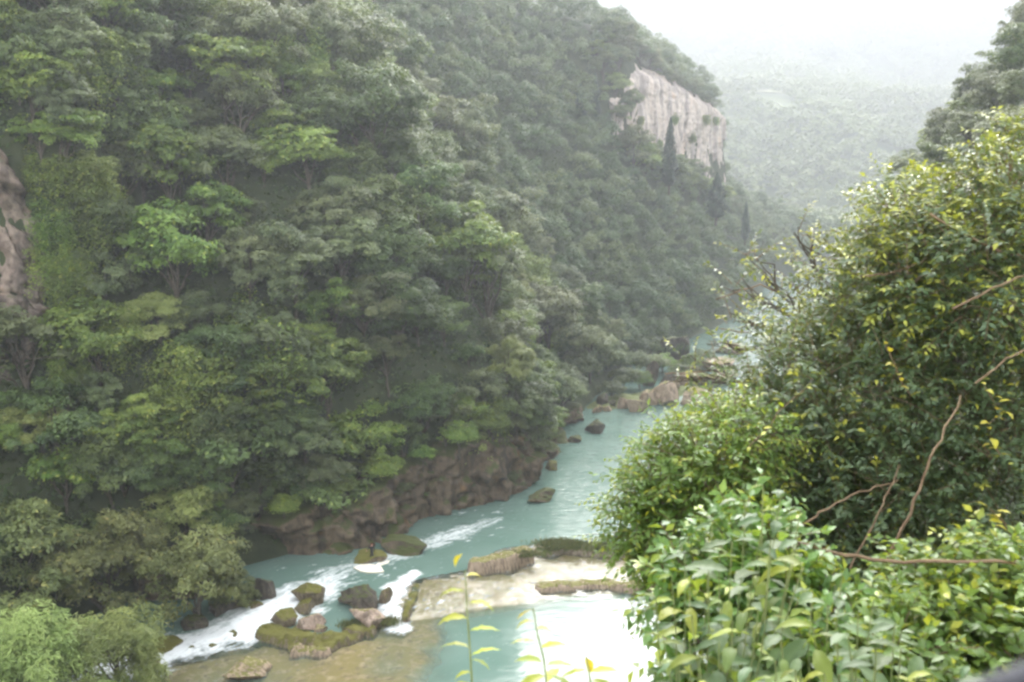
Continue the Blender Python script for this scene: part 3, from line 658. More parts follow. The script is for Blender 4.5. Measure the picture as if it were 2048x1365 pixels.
# cypresses on the far slope below the bluff
for (a, b, d, sc, v, lab) in [(1338, 372, 240, 1.12, 0, "tall slim cypress standing in front of the pale bluff"), (1432, 436, 262, 1.05, 1, "broad dark conifer below the right end of the pale bluff"),
        (1490, 480, 296, .8, 0, "small cypress lowest on the ridge right of the bluff"), (1190, 246, 248, .85, 0, "slim cypress left of the pale bluff among pale trees"), (1160, 235, 244, .75, 1, "short conifer farthest left of the pale bluff")]:
    p = atd(a, b, d); plant("cypress", (p[0], p[1], p[2] - .5), sc, 1.0, lab, "cypresses below the bluff", v)
# far mountain wood
rng = np.random.default_rng(77); n = 40000
fr = rng.uniform(395, 1000, n); fy = np.interp(fr, FR, FY); fsc = fy / fr; fx = rng.uniform(-160, 640, n) * fsc; fz = zfar(fx, fy); a, b = proj(fx, fy, fz + 4)
okk = (a > 1050) & (a < 2100) & (b > -80) & (b < 660) & ~((np.abs(fr + 60 * fbm(fx / fsc / 220, fr / 500, 31, 3) - 664) < 9) & (rng.random(n) < .9))
okk &= fbm(fx / fsc / 40, fr / 40, 95, 3) > -.42
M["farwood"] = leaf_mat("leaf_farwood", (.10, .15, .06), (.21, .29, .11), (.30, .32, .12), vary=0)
fx, fy, fz, fsc = (q[okk][:13000] for q in (fx, fy, fz, fsc))
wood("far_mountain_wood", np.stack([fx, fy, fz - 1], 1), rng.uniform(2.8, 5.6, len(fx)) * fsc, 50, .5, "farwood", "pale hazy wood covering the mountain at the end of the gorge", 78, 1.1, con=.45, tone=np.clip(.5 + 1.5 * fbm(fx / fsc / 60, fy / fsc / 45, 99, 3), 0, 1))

# undergrowth on the near mountainside
rng = np.random.default_rng(15); n = 260000
ux, uy = rng.uniform(-90, 60, n), rng.uniform(60, 250, n); uz, us = zleft(ux, uy); a, b = proj(ux, uy, uz)
k = (us > 2.8) & (a > -60) & (a < 1500) & (b > -60) & (uz > .3) & ~((us < 3.4) & (uy < 118)); ux, uy, uz = ux[k], uy[k], uz[k]
P = np.stack([ux, uy, uz + rng.uniform(.0, 1.1, len(ux)) * (.4 + fbm(ux / 3, uy / 3, 97, 2))], 1)
t = np.clip(.4 + .5 * fbm(ux / 4, uy / 4, 98, 2) + .3 * (rng.random(len(ux)) - .5), 0, 1)
V, Fc, T = leaf_quads(P, rng.normal(size=(len(P), 3)) * .6 + np.array([.35, -.4, .7]), rng.uniform(.35, .7, len(P)), .34, rng, np.stack([t, (rng.random(len(t)) < .03) * .6, t * 0], 1))
tag(mobj("undergrowth", np_mesh("undergrowth", V, Fc, M["under"], tint=T)), "dark leafy undergrowth between the trees of the left slope", kind="stuff")
# ==== HAND-PLACED TREES AND BANKS ====
def hit(px, py, fn=zleft, d0=40, d1=420):
    for _ in range(40):                                        # a sight line over the ridge is lowered until it meets the slope
        r = ray(px, py); d = np.arange(d0, d1, .25); k = d / r[1]; x = r[0] * k; z = H + r[2] * k; on = fn(x, d)[0] > z
        if on.any(): break
        py += 12
    i = np.argmax(on); return float(x[i]), float(d[i]), float(z[i])
for sp_, px, py, sc, var, lab in [
    ("olive", 60, 800, 1.15, 0, "broad dull-olive tree under the grey outcrop at the left edge"), ("bright", 215, 800, 1.25, 0, "large fresh green tree right of the olive one under the outcrop"),
    ("bright", 470, 900, 1.2, 1, "bright green tree leaning out over the left end of the rock wall"), ("bright", 330, 960, 1.05, 2, "fresh green tree standing lowest behind the olive bushes"),
    ("grey", 610, 985, 1.0, 0, "silvery tree overhanging the cave"), ("bright", 735, 950, 1.05, 0, "yellowish green tree hanging over the middle of the rock wall"),
    ("bright", 660, 850, 1.3, 2, "big fresh green tree above the cave"), ("vine", 520, 780, 1.25, 0, "creeper curtain tree with hanging strands in mid-slope"),
    ("dark", 850, 880, .9, 1, "dark tree just over the bare rock face"), ("grey", 945, 860, .8, 2, "small silvery tree on top of the bare rock face"),
    ("dark", 1040, 900, .85, 0, "dark tree at the right shoulder of the rock wall"), ("bright", 1090, 880, .75, 1, "light green tree at the corner where the river bends"),
    ("dark", 120, 960, 1.1, 2, "very dark tree in shade behind the olive bushes"), ("dark", 230, 1010, .9, 0, "dark tree between olive bushes and overhanging trees"),
    ("vine", 380, 830, 1.1, 1, "light creeper-hung tree over the lower slope"), ("dark", 560, 930, .9, 2, "dark shaded tree tucked beside the overhanging silvery one"),
    ("vine", 165, 430, .9, 0, "creeper-hung tree right beside the top of the grey outcrop"), ("dark", 200, 520, .9, 1, "dark tree close to the right side of the grey outcrop"), ("vine", 140, 600, .75, 1, "creeper mass clinging to the right foot of the grey outcrop"), ("bright", 130, 330, .8, 2, "light green tree leaning over the top of the grey outcrop"), ("grey", 240, 440, 1.0, 1, "silvery tree a little right of the grey outcrop"), ("bright", 60, 260, .9, 0, "fresh green tree on the brow of the grey outcrop"),
    ("dark", 300, 1020, .8, 1, "dark low tree hidden behind the middle olive bush"), ("dark", 395, 1005, .8, 0, "dark low tree right above the rapids-side olive bush"), ("grey", 455, 1010, .7, 2, "silvery low tree left of the cave"), ("dark", 425, 930, .9, 2, "dark tree behind the bright leaning tree"), ("bright", 270, 930, .9, 1, "fresh green tree behind the middle olive bush"),
    ("bright", 200, 200, 1.0, 2, "fresh green tree high above the grey outcrop"), ("grey", 265, 190, 1.0, 0, "silvery tree high above and right of the grey outcrop"), ("dark", 235, 260, 1.0, 0, "dark tree above and right of the grey outcrop"), ("vine", 185, 485, .8, 1, "narrow creeper-hung tree touching the outcrop's right side"),
    ("bright", 90, 245, .9, 1, "fresh green tree overhanging the top of the grey outcrop"), ("dark", 40, 215, 1.0, 2, "dark tree above the grey outcrop at the picture edge"), ("grey", 120, 290, .8, 0, "silvery tree at the upper right corner of the grey outcrop"),
    ("vine", 100, 385, .6, 0, "creeper hanging beside the upper part of the grey outcrop"), ("vine", 104, 480, .6, 1, "creeper hanging beside the middle of the grey outcrop"), ("vine", 108, 565, .6, 0, "creeper hanging beside the lower part of the grey outcrop"), ("bright", 84, 318, .6, 1, "small fresh green tree wedged behind the top of the grey outcrop"),
    ("shrub", 900, 960, .8, 0, "small shrub rooted in a crack of the rock wall"), ("shrub", 1020, 970, .8, 3, "grey shrub low on the right end of the rock wall"), ("shrub", 830, 1000, .6, 0, "tiny shrub halfway up the rock wall")]:
    x, y, z = hit(px, py); plant(sp_, (x, y, z - .4), sc, random.uniform(0, 6), lab, "trees along the rock wall" if sp_ != "shrub" else "shrubs on the rock wall", var, lean=(0, .15))
for i, (px, py, sp_) in enumerate([(1205, 165, "grey"), (1215, 105, "dark"), (1228, 205, "pale"), (1238, 150, "grey"), (1250, 115, "dark"), (1190, 130, "bright"), (1225, 70, "grey")]):
    x, y, z = hit(px, py); plant(sp_, (x, y, z - .4), random.uniform(.8, 1.1), random.uniform(0, 6), f"hazy tree at the left end of the pale bluff, {['second', 'third', 'fifth', 'sixth', 'seventh', 'first', 'fourth'][i]} from left", "trees at the left end of the bluff")
def rim(y): return float(np.interp(y, [80, 86, 95, 106, 113, 122, 146], [3, 5.5, 7, 9.5, 8, 5, 3.5]))
for i, (p, yf) in enumerate(zip(foot_line(4.0, 84, 121, 11), np.linspace(84, 121, 11))):
    plant(["bright", "dark", "grey"][i % 3], (p[0], p[1], max(tz(*p), rim(yf) - 1.6)), random.uniform(.55, .8), random.uniform(0, 6), f"tree leaning out from the top of the rock wall, {ORD[i]} from left", "trees leaning over the rock wall", lean=(0, .3))
for i, (p, yf) in enumerate(zip(foot_line(2.2, 85, 128, 13), np.linspace(85, 128, 13))):
    plant("shrub", (p[0], p[1], rim(yf) - .9), random.uniform(.6, 1.0), random.uniform(0, 6), f"shrub hanging over the rim of the rock wall, {ORD[i]} from left", "shrubs on the rim of the rock wall")
# bars of gravel under the spit and under the willow
def mound(name, line, r, h, z0, seed):
    P = np.array(line); x0, y0 = P.min(0) - r; x1, y1 = P.max(0) + r
    def fn(x, y):
        d, _ = pdist(P, x, y); return z0 + h * sst(r, r * .15, d + 1.5 * fbm(x / 4, y / 4, seed, 3)) * (.75 + .5 * fbm(x / 2.5, y / 2.5, seed + 5, 3)) - .4
    o = sheet(name, x0, x1, y0, y1, .5, fn, M["gravel"]); return fn
M["gravel"] = rock_mat("gravel", (.26, .21, .15), (.34, .28, .20), (.17, .13, .09), (.10, .12, .035), .45, 1.2)
spit = mound("gravel_spit", [wat(1200, 812, 1), wat(1290, 790, 1), wat(1390, 780, 1), wat(1380, 740, 1), wat(1330, 720, 1)], 5, 1.5, .8, 120)
bar = mound("gravel_bar", [(-46, 62), (-36, 63.5), (-33, 66)], 7, 1.6, -1.0, 130)
for i, (px, py, sc, var) in enumerate([(1225, 790, .95, 3), (1248, 770, 1.2, 0), (1280, 768, 1.0, 2), (1300, 742, 1.3, 3), (1262, 740, 1.4, 1), (1325, 735, 1.1, 2), (1360, 752, .9, 0), (1385, 735, 1.1, 2), (1410, 722, 1.0, 3), (1350, 712, 1.3, 0), (1235, 745, 1.5, 0), (1300, 712, 1.5, 1), (1400, 765, .7, 2), (1380, 790, .6, 3)]):
    x, y = wat(px, py, 2.0); plant("shrub", (x, y, 1.3), sc, random.uniform(0, 6), f"waterside shrub on the rocky spit upstream, {ORD[sorted([1225, 1248, 1280, 1300, 1262, 1325, 1360, 1385, 1410, 1350, 1235, 1301, 1400, 1381]).index(px + (1 if (px, py) in ((1300, 712), (1380, 790)) else 0))]} from left", "shrubs on the spit", var)
SPEC["olivebush"] = ("riverside_bush", "", [make_tree("olivebush", 90 + i, 4.0, 6.0, -.4, 34, 15000, .30, .13, 1.25, "olive", acc=.05, flat=.9, low=-.5) for i in range(2)])
SPEC["willow"] = ("willow_bush", "", [make_tree("willow", 95 + i, 3.8, 6.2, -.4, 32, 17000, .44, .075, 1.35, "pale", acc=.02, flat=.9, droop=.9, low=-.5) for i in range(2)])
for sp_, px, py, zz, sc, var, lab in [("olivebush", 70, 1235, 1.0, 1.6, 0, "largest brownish olive bush on the left bank"), ("olivebush", 205, 1225, 1.0, 1.35, 1, "brownish olive bush between the largest one and the bush by the rapids"),
        ("olivebush", 395, 1228, .8, 1.22, 1, "brownish olive bush overhanging the white rapids"), ("olivebush", 470, 1205, .8, .55, 0, "small olive bush at the water's edge by the bend"),
        ("willow", 60, 1420, 0, 1.2, 0, "soft light green willow bush in the bottom left corner"), ("willow", 225, 1380, 0, 1.08, 1, "light green willow bush whose branches hang over the lower rapids"), ("willow", -60, 1390, 0, 1.0, 1, "willow bush cut off by the left edge of the picture")]:
    x, y = wat(px, py, zz); plant(sp_, (x, y, zz - .7), sc, random.uniform(0, 6), lab, "bushes on the left bank", var, name=SPEC[sp_][0], cat="bush")
# right-hand spur
rng = np.random.default_rng(33); c = np.stack([rng.uniform(10, 120, 30000), rng.uniform(58, 200, 30000)], 1); z, s = zright(c[:, 0], c[:, 1])
a, b = proj(c[:, 0], c[:, 1], z + 4); k = (s > 3) & (a > 1690) & (a < 2120) & (b < 620) & (b > -120); c, z, a, b = c[k], z[k], a[k], b[k]
kk = np.linspace(.3, .96, 30)[None]; v = (zright(c[:, :1] * kk, c[:, 1:] * kk)[0] < H + (z[:, None] + 6 - H) * kk + .5).all(1); c, z, a, b = c[v], z[v], a[v], b[v]
got = []
for i in range(len(c)):
    if len(got) < 60 and all((c[i, 0] - c[j, 0]) ** 2 + (c[i, 1] - c[j, 1]) ** 2 + (z[i] - z[j]) ** 2 > 14 for j in got): got.append(i)
got.sort(key=lambda i: a[i])
for q, i in enumerate(got):
    sp_ = ["grey", "dark", "bright", "grey"][q % 4]
    plant(sp_, (c[i, 0], c[i, 1], z[i] - .4), random.uniform(.55, .95), random.uniform(0, 6), f"{SPEC[sp_][1]} on the right-hand spur, {q + 1}{'th' if 10 < q + 1 < 14 else {1: 'st', 2: 'nd', 3: 'rd'}.get((q + 1) % 10, 'th')} of that wood counted from left", "trees on the right-hand spur")
# grass on the bar and round the rocks
def grass(name, spots, n, h, label, seed):
    rng = np.random.default_rng(seed); P = []
    for (px, py, zz, rx, ry, wgt) in spots:
        x, y = wat(px, py, zz); m_ = int(n * wgt); P.append(np.stack([x + rng.normal(size=m_) * rx, y + rng.normal(size=m_) * ry, np.full(m_, zz - .05)], 1))
    P = np.concatenate(P); hh = h * rng.uniform(.4, 1.2, len(P)); ax_ = rng.normal(size=(len(P), 3)) * .35 + np.array([0, 0, 1]); nn = rng.normal(size=(len(P), 3)) * np.array([1, 1, .2]) + np.array([0, -.5, .2])
    t = rng.random(len(P)); V, Fc, T = leaf_quads(P + unit(ax_) * hh[:, None] * .45, nn, hh, .05, rng, np.stack([t, (rng.random(len(P)) < .25) * .6, t * 0], 1), axis=ax_)
    tag(mobj(name, np_mesh(name, V, Fc, M["grass"], tint=T)), label, kind="stuff")
grass("bar_grass", [(1120, 1090, 1.5, 1.1, .5, .4), (1220, 1095, 1.4, 1.6, .5, .35), (1050, 1110, 1.6, .8, .3, .1), (705, 1252, .3, .5, .3, .08), (775, 1245, .3, .5, .3, .07)], 9000, .55, "tufts of grass on the travertine bar and round the boulders", 140)

# ==== PERSON ====
def person():
    x, y = wat(744, 1122, 1.15)
    J = dict(pel=(0, 0, .92), che=(-.02, -.04, 1.28), nec=(0, -.06, 1.47), hed=(.02, -.09, 1.60), top=(.02, -.09, 1.70), ls=(-.17, -.04, 1.40), le=(-.38, -.08, 1.22), lh=(-.55, -.2, 1.08),
             rs=(.17, -.04, 1.40), re=(.24, -.1, 1.14), rh=(.16, -.26, .98), lk=(-.13, -.08, .50), la=(-.22, .02, .07), lt=(-.24, -.16, .04), rk=(.10, -.07, .50), ra=(.10, .03, .07), rt=(.11, -.16, .04))
    R = dict(pel=.15, che=.16, nec=.06, hed=.10, top=.07, ls=.075, le=.055, lh=.04, rs=.075, re=.055, rh=.04, lk=.075, la=.05, lt=.04, rk=.075, ra=.05, rt=.04)
    Ed = [("pel", "che"), ("che", "nec"), ("nec", "hed"), ("hed", "top"), ("che", "ls"), ("ls", "le"), ("le", "lh"), ("che", "rs"), ("rs", "re"), ("re", "rh"), ("pel", "lk"), ("lk", "la"), ("la", "lt"), ("pel", "rk"), ("rk", "ra"), ("ra", "rt")]
    ks = list(J); me = bpy.data.meshes.new("person"); me.from_pydata([J[k] for k in ks], [(ks.index(a), ks.index(b)) for a, b in Ed], [])
    o = mobj("person", me); o.location = (x, y, 1.15); o.rotation_euler = (0, 0, .3)
    md = o.modifiers.new("skin", 'SKIN'); o.modifiers.new("sub", 'SUBSURF').levels = 2; o.modifiers["sub"].render_levels = 2
    for k, sv in zip(ks, me.skin_vertices[0].data): sv.radius = (R[k], R[k] * (.7 if k in ("pel", "che") else 1)); sv.use_root = k == "pel"
    m_ = N("person_look"); z_ = m_.n("SeparateXYZ", {0: m_.n("TexCoord").outputs["Object"]}).outputs
    f = m_.math('GREATER_THAN', z_[2], 1.475); hand = m_.math('LESS_THAN', z_[0], -.47); f2 = m_.math('MAXIMUM', f, hand)
    c_ = m_.mix(f2, (.014, .014, .018), (.46, .24, .17)); m_.end(m_.n("BsdfPrincipled", {"Base Color": c_, "Roughness": .7}).outputs[0]); me.materials.append(m_.m)
    # hair cap
    bm = bmesh.new(); bmesh.ops.create_icosphere(bm, subdivisions=2, radius=.118)
    bmesh.ops.delete(bm, geom=[v for v in bm.verts if v.co.z < -.02 - .4 * min(0, v.co.y + .03) * 0 and v.co.y < .02 or v.co.z < -.07], context='VERTS')
    h_ = bpy.data.meshes.new("hair"); bm.to_mesh(h_); bm.free(); M["hair"] = simple("hair_reddish", (.10, .035, .02), (.16, .06, .035), 20); h_.materials.append(M["hair"])
    ho = mobj("hair", h_, o); ho.location = (.02, -.075, 1.66)
    tag(o, "person in black standing on the mossy rocks, one arm held out", "person")
person()
# ==== FOREGROUND SHRUBS ====
def small_leaves(base, axis, nrm, L, W, tint):
    A = unit(axis); Nn = unit(nrm - (nrm * A).sum(1, keepdims=True) * A); B_ = np.cross(Nn, A); L = L[:, None]; W = W[:, None]; n = len(base)
    V = np.stack([base, base + A * L * .42 + B_ * W * .5 + Nn * L * .07, base + A * L - Nn * L * .16, base + A * L * .42 - B_ * W * .5 + Nn * L * .07, base + A * L * .46 - Nn * L * .03], 1).reshape(-1, 3)
    i = np.arange(n)[:, None] * 5
    Fc = np.concatenate([i + np.array([[0, 1, 4]]), i + np.array([[1, 2, 4]]), i + np.array([[2, 3, 4]]), i + np.array([[3, 0, 4]])])
    return V, Fc, np.repeat(tint, 5, axis=0)
def ball(px, py, d, rpx, ry=None, deep=1.0):
    c = atd(px, py, d); k = d / F / cp; return c, np.array([rpx * k, rpx * k * deep, (ry or rpx) * k])
def leafy(name, lobes, ntw, nl, tl, ll, lw, mat, label, base, seed, yel=.05, tip=.2, up=.35, branches=True, cat="shrub", group=None, inner=.25, bare=(), br=.035, hub=None):
    """one shrub: leaves on sprays that grow out of overlapping lobes, twigs, and branches down to its foot"""
    rng = np.random.default_rng(seed); wts = np.array([l[1][0] * l[1][2] for l in lobes]); wts = wts / wts.sum()
    which = rng.choice(len(lobes), ntw, p=wts); C = np.array([l[0] for l in lobes])[which]; R = np.array([l[1] for l in lobes])[which]; YL = np.array([l[2] for l in lobes])[which]
    dr = unit(rng.normal(size=(ntw, 3)) + np.array([0, -.35, .2])); rad = np.where(rng.random(ntw) < inner, rng.uniform(.15, .7, ntw), rng.uniform(.68, .98, ntw))
    root = C + dr * R * rad[:, None]; d = unit(dr * .8 + np.array([0, 0, up]) + rng.normal(size=(ntw, 3)) * .5); ln = tl * rng.uniform(.5, 1.35, ntw)
    s = np.linspace(.12, 1, nl)[None, :, None]; pts = root[:, None] + d[:, None] * ln[:, None, None] * s - np.array([0, 0, 1]) * (ln[:, None, None] * .22 * s ** 2)
    tang = unit(d[:, None] - np.array([0, 0, .44]) * s); side = unit(np.cross(tang, np.array([0, 0, 1.]) + rng.normal(size=(ntw, 1, 3)) * .3)); sg = np.where(np.arange(nl) % 2 == 0, 1, -1)[None, :, None]
    ax_ = tang * .55 + side * sg * .8 + rng.normal(size=pts.shape) * .22 - np.array([0, 0, .12]); nn = np.array([0, -.15, 1.]) + rng.normal(size=pts.shape) * .42
    tone = np.clip(rng.random((ntw, 1)) * .8 + .25 * (rng.random((ntw, nl)) - .3), 0, 1)
    pos = np.linspace(0, 1, nl)[None]; yl = (rng.random((ntw, 1)) < YL[:, None] * (rad[:, None] > .66)) * np.clip((pos - .35) * 1.6, 0, 1) * rng.uniform(.5, 1, (ntw, nl)); yl = np.maximum(yl, (rng.random((ntw, nl)) < yel) * rng.uniform(.3, .9, (ntw, nl)))
    sz = (1 - .45 * np.abs(pos - .5)) * rng.uniform(.6, 1.25, (ntw, nl))
    V, Fc, T = small_leaves(pts.reshape(-1, 3), ax_.reshape(-1, 3), nn.reshape(-1, 3), ll * sz.ravel(), lw * sz.ravel(), np.stack([tone.ravel(), yl.ravel(), tone.ravel() * 0], 1))
    e = empty(name, base); off = np.array(base)
    mobj("foliage", np_mesh(name + "_foliage", V - off, Fc, M[mat], tint=T), e)
    paths = [(np.concatenate([root[i:i + 1] - d[i:i + 1] * ln[i] * .15, pts[i, ::3]]) - off, np.linspace(.0045, .0015, 1 + len(pts[i, ::3]))) for i in range(0, ntw, 2)]
    tv, tf = tubes(paths, 3); mobj("twigs", np_mesh(name + "_twigs", tv, tf, M["twig"]), e)
    bp = []; h0 = np.zeros(3)
    if hub is not None:
        h0 = np.array(hub) - off; q = np.linspace(0, 1, 9)[:, None]; bp.append((h0 * q, np.linspace(br * 2, br, 9)))
    for c, r, _ in lobes:
        q = np.linspace(0, 1, 9)[:, None]; P = h0 + (c - off - h0) * q + np.array([0, 0, 1]) * np.sin(q * 3.14) * .12 + rng.normal(size=(9, 3)) * .05 * np.sin(q * 3.14)
        bp.append((P, np.linspace(br, br * .22, 9)))
        for k in range(5):
            t = c - off + unit(rng.normal(size=3)) * r * .75; a_ = P[rng.integers(5, 8)]; q2 = np.linspace(0, 1, 5)[:, None]; bp.append((a_ + (t - a_) * q2 + rng.normal(size=(5, 3)) * .03, np.linspace(.012, .004, 5)))
    tv, tf = tubes(bp, 6); mobj("branches", np_mesh(name + "_branches", tv, tf, M["bark"], smooth=True), e)
    for pl, r0, r1 in bare:
        P = np.array([atd(*p) for p in pl]); q = np.linspace(0, 1, 16); i_ = np.linspace(0, 1, len(P)); P = np.stack([np.interp(q, i_, P[:, k]) for k in range(3)], 1)
        P += np.random.default_rng(seed + len(pl)).normal(size=P.shape) * .006
        tv, tf = tubes([(P - off, np.linspace(r0, r1, 16))], 7); mobj("bare_branch", np_mesh("bare_branch", tv, tf, M["twig"], smooth=True), e)
    return tag(e, label, cat, group)
def gz(x, y): return float(zright(np.array([x]), np.array([y]))[0][0])
G = "shrubs on the near bank"
def L_(px, py, d, r, ry=None, y=0., deep=1.): c, rr = ball(px, py, d, r, ry, deep); return (c, rr, y)
leafy("glossy_shrub", [L_(1800, 800, 9.4, 250, 230, .06), L_(1640, 830, 9.2, 210, 200, .08), L_(1560, 960, 9, 150, 140, .03), L_(1930, 960, 9.0, 250, 230, .02), L_(1720, 1010, 8.8, 210, 170, .02), L_(2030, 720, 9.2, 210, 260, .05), L_(1640, 1110, 8.4, 170, 110, .02), L_(1830, 1130, 8.2, 220, 110, .02), L_(1480, 1100, 8.6, 110, 90, .02), L_(1525, 840, 9.4, 90, 80, .12), L_(1610, 745, 9.6, 95, 85, .15)],
      4600, 15, .40, .078, .034, "gloss", "dense dark glossy-leaved shrub filling the right side", (3.4, 8.6, gz(3.4, 8.6)), 501, yel=.03, group=G,
      bare=[([(1590, 1062, 7.6), (1640, 1025, 7.6), (1720, 985, 7.7), (1800, 960, 7.9)], .011, .006), ([(1765, 1140, 6.9), (1830, 1000, 7.0), (1870, 900, 7.1), (1925, 790, 7.3)], .013, .006), ([(1700, 1140, 6.9), (1770, 1000, 7.0), (1800, 930, 7.1)], .008, .004),
            ([(1905, 620, 7.8), (1980, 580, 7.7), (2070, 540, 7.6)], .010, .006), ([(1860, 430, 8.6), (1990, 500, 8.4), (2070, 520, 8.4)], .012, .008), ([(1720, 555, 8.9), (1790, 545, 8.8), (1850, 520, 8.8)], .008, .004), ([(1950, 770, 7.5), (2010, 720, 7.5), (2070, 690, 7.5)], .009, .006)])
leafy("yellow_tipped_shrub", [L_(1930, 560, 9.0, 190, 150, .3), L_(1830, 470, 9.4, 100, 90, .5), L_(1990, 430, 9.2, 110, 110, .45), L_(2040, 330, 9.9, 60, 90, .55), L_(1770, 590, 9.4, 110, 110, .4), L_(1800, 400, 10.2, 55, 40, .7)],
      1700, 13, .38, .078, .036, "gloss", "shrub with yellow-green new leaves at the top right", (4.4, 9.6, gz(4.4, 9.6)), 502, yel=.12, group=G)
leafy("overhanging_shrub", [L_(1400, 950, 8.2, 120, 110, .12), L_(1330, 1010, 8.1, 95, 90, .10), L_(1300, 1060, 8.0, 70, 70, .06), L_(1480, 875, 8.3, 80, 60, .2), L_(1440, 1060, 8.2, 110, 90, .03), L_(1350, 1130, 8.0, 70, 60, .05)],
      1700, 13, .34, .075, .030, "lime", "lighter green shrub leaning left over the water", (2.2, 8.4, gz(2.2, 8.4)), 503, yel=.05, group=G, up=.15)
leafy("arching_shrub", [L_(1500, 520, 10.3, 26, 20, .6), L_(1470, 570, 10.3, 26, 20, .5), L_(1580, 600, 10.2, 60, 45, .55), L_(1640, 540, 10.2, 70, 50, .6), L_(1700, 620, 10.1, 90, 70, .4), L_(1480, 640, 10.2, 36, 26, .5), L_(1600, 680, 10.1, 80, 60, .25), L_(1600, 465, 10.3, 22, 16, .7), L_(1385, 735, 10.0, 26, 20, .8), L_(1350, 765, 10.0, 14, 10, .8), L_(1425, 690, 10.0, 18, 14, .6)],
      300, 12, .36, .070, .032, "gloss", "sparse arching sprays reaching out against the haze above the dense shrub", (3.6, 10.2, gz(3.6, 10.2)), 504, yel=.12, inner=.1, group=G, br=.009, hub=atd(1745, 800, 10.0),
      bare=[([(1430, 600, 10.3), (1520, 570, 10.3), (1640, 620, 10.2), (1800, 700, 10.1)], .006, .010), ([(1440, 660, 10.2), (1540, 670, 10.2), (1700, 740, 10.1)], .005, .009), ([(1330, 750, 10), (1420, 740, 10), (1560, 800, 9.8)], .005, .010)])
leafy("bright_green_shrub", [L_(1900, 1190, 5.6, 130, 70, .15), L_(2010, 1160, 5.6, 110, 80, .2), L_(1840, 1280, 5.2, 130, 80, .05), L_(1990, 1290, 5.2, 140, 100, .08), L_(1760, 1330, 4.9, 140, 80, .03), L_(2060, 1240, 5.4, 90, 100, .1)],
      1100, 10, .24, .085, .046, "lime", "fresh green shrub in the bottom right corner", (2.6, 5.4, gz(2.6, 5.4)), 505, yel=.06, group=G,
      bare=[([(1595, 1085, 5.4), (1680, 1108, 5.4), (1790, 1125, 5.4), (1920, 1122, 5.3), (2070, 1127, 5.3)], .011, .009)])
M["stalk"] = simple("green_stalk", (.16, .20, .07), (.26, .28, .12), 9)
# large drooping leaves, each a piece of its own
def big_leaf(seed, bend, wd=.36, mat="broad", tone=.5, acc=0.):
    rng = np.random.default_rng(seed); nu, nv = 9, 5; u = np.linspace(0, 1, nu); prof = np.interp(u, [0, .12, .35, .6, .85, 1], [.06, .55, 1, .86, .38, .02]) * wd * .5
    th = -bend * u ** 1.1; cx = np.r_[0, np.cumsum(np.cos(th[:-1]) / (nu - 1))]; cz = np.r_[0, np.cumsum(np.sin(th[:-1]) / (nu - 1))]
    v = np.linspace(-1, 1, nv); V = []
    for i in range(nu):
        for j in range(nv): V.append((cx[i] + .05 * abs(v[j]) * (1 - u[i]), v[j] * prof[i], cz[i] + .14 * abs(v[j]) ** 1.4 * prof[i] / wd * 2 * .25 + .02 * math.sin(u[i] * 19 + seed) * abs(v[j])))
    V = np.array(V); t = np.tile([tone, acc, 0], (len(V), 1)); t[:, 0] += .25 * (np.abs(V[:, 1]) < .01)
    return np_mesh("leaf", V, grid_faces(nu, nv), M[mat], tint=np.clip(t, 0, 1), smooth=True)
BLV = [big_leaf(i, b, w_, "broad", tn, ac) for i, (b, w_, tn, ac) in enumerate([(.6, .40, .4, 0), (1.0, .36, .55, 0), (1.4, .38, .7, .15), (.4, .42, .5, 0), (1.1, .33, .8, .55), (.8, .40, .2, 0), (1.2, .34, .35, .3), (.9, .37, .1, 0)])]
YLV = [big_leaf(20 + i, b, .5, "yellow", .4 + .2 * i, 0) for i, b in enumerate((.8, 1.3, .5))]
LLV = [big_leaf(30 + i, b, .34, "broad", .9, .5 + .2 * i) for i, b in enumerate((.9, 1.3, .6))]
def put_leaf(meshes, parent, p, az, pitch, size, roll=0.):
    o = mobj("leaf", random.choice(meshes), parent); o.location = p; o.rotation_euler = (roll, -pitch, az); o.scale = (size,) * 3; return o
def stem(parent, P, r0, r1, name="stem", mat="twig"):
    tv, tf = tubes([(np.array(P), np.linspace(r0, r1, len(P)))], 6); return mobj(name, np_mesh(name, tv, tf, M[mat], smooth=True), parent)
def broad_shrub(base, tips, label, seed, per=9):
    base = np.array(base); bs = tag(empty("broad_leaved_shrub", base), label, "shrub", G); rng = np.random.default_rng(seed)
    for (px, py, d) in tips:
        tp = atd(px, py, d) - base; q = np.linspace(0, 1, 10)[:, None]; P = tp * q + np.array([0, 0, 1]) * np.sin(q * 3.14) * .10 + rng.normal(size=(10, 3)) * .012
        stem(bs, P, .005, .003, mat="stalk")
        for k in range(per):
            u = 1 - k * .045; i = u * 9; a_ = int(min(i, 8)); p = P[a_] + (P[a_ + 1] - P[a_]) * (i - a_)
            az = rng.uniform(0, 6.28) if k else rng.uniform(2.4, 4.2); put_leaf(BLV, bs, p, az, rng.uniform(-.3, .4), rng.uniform(.10, .24) * (.75 if k == 0 else 1), rng.uniform(-.35, .35))
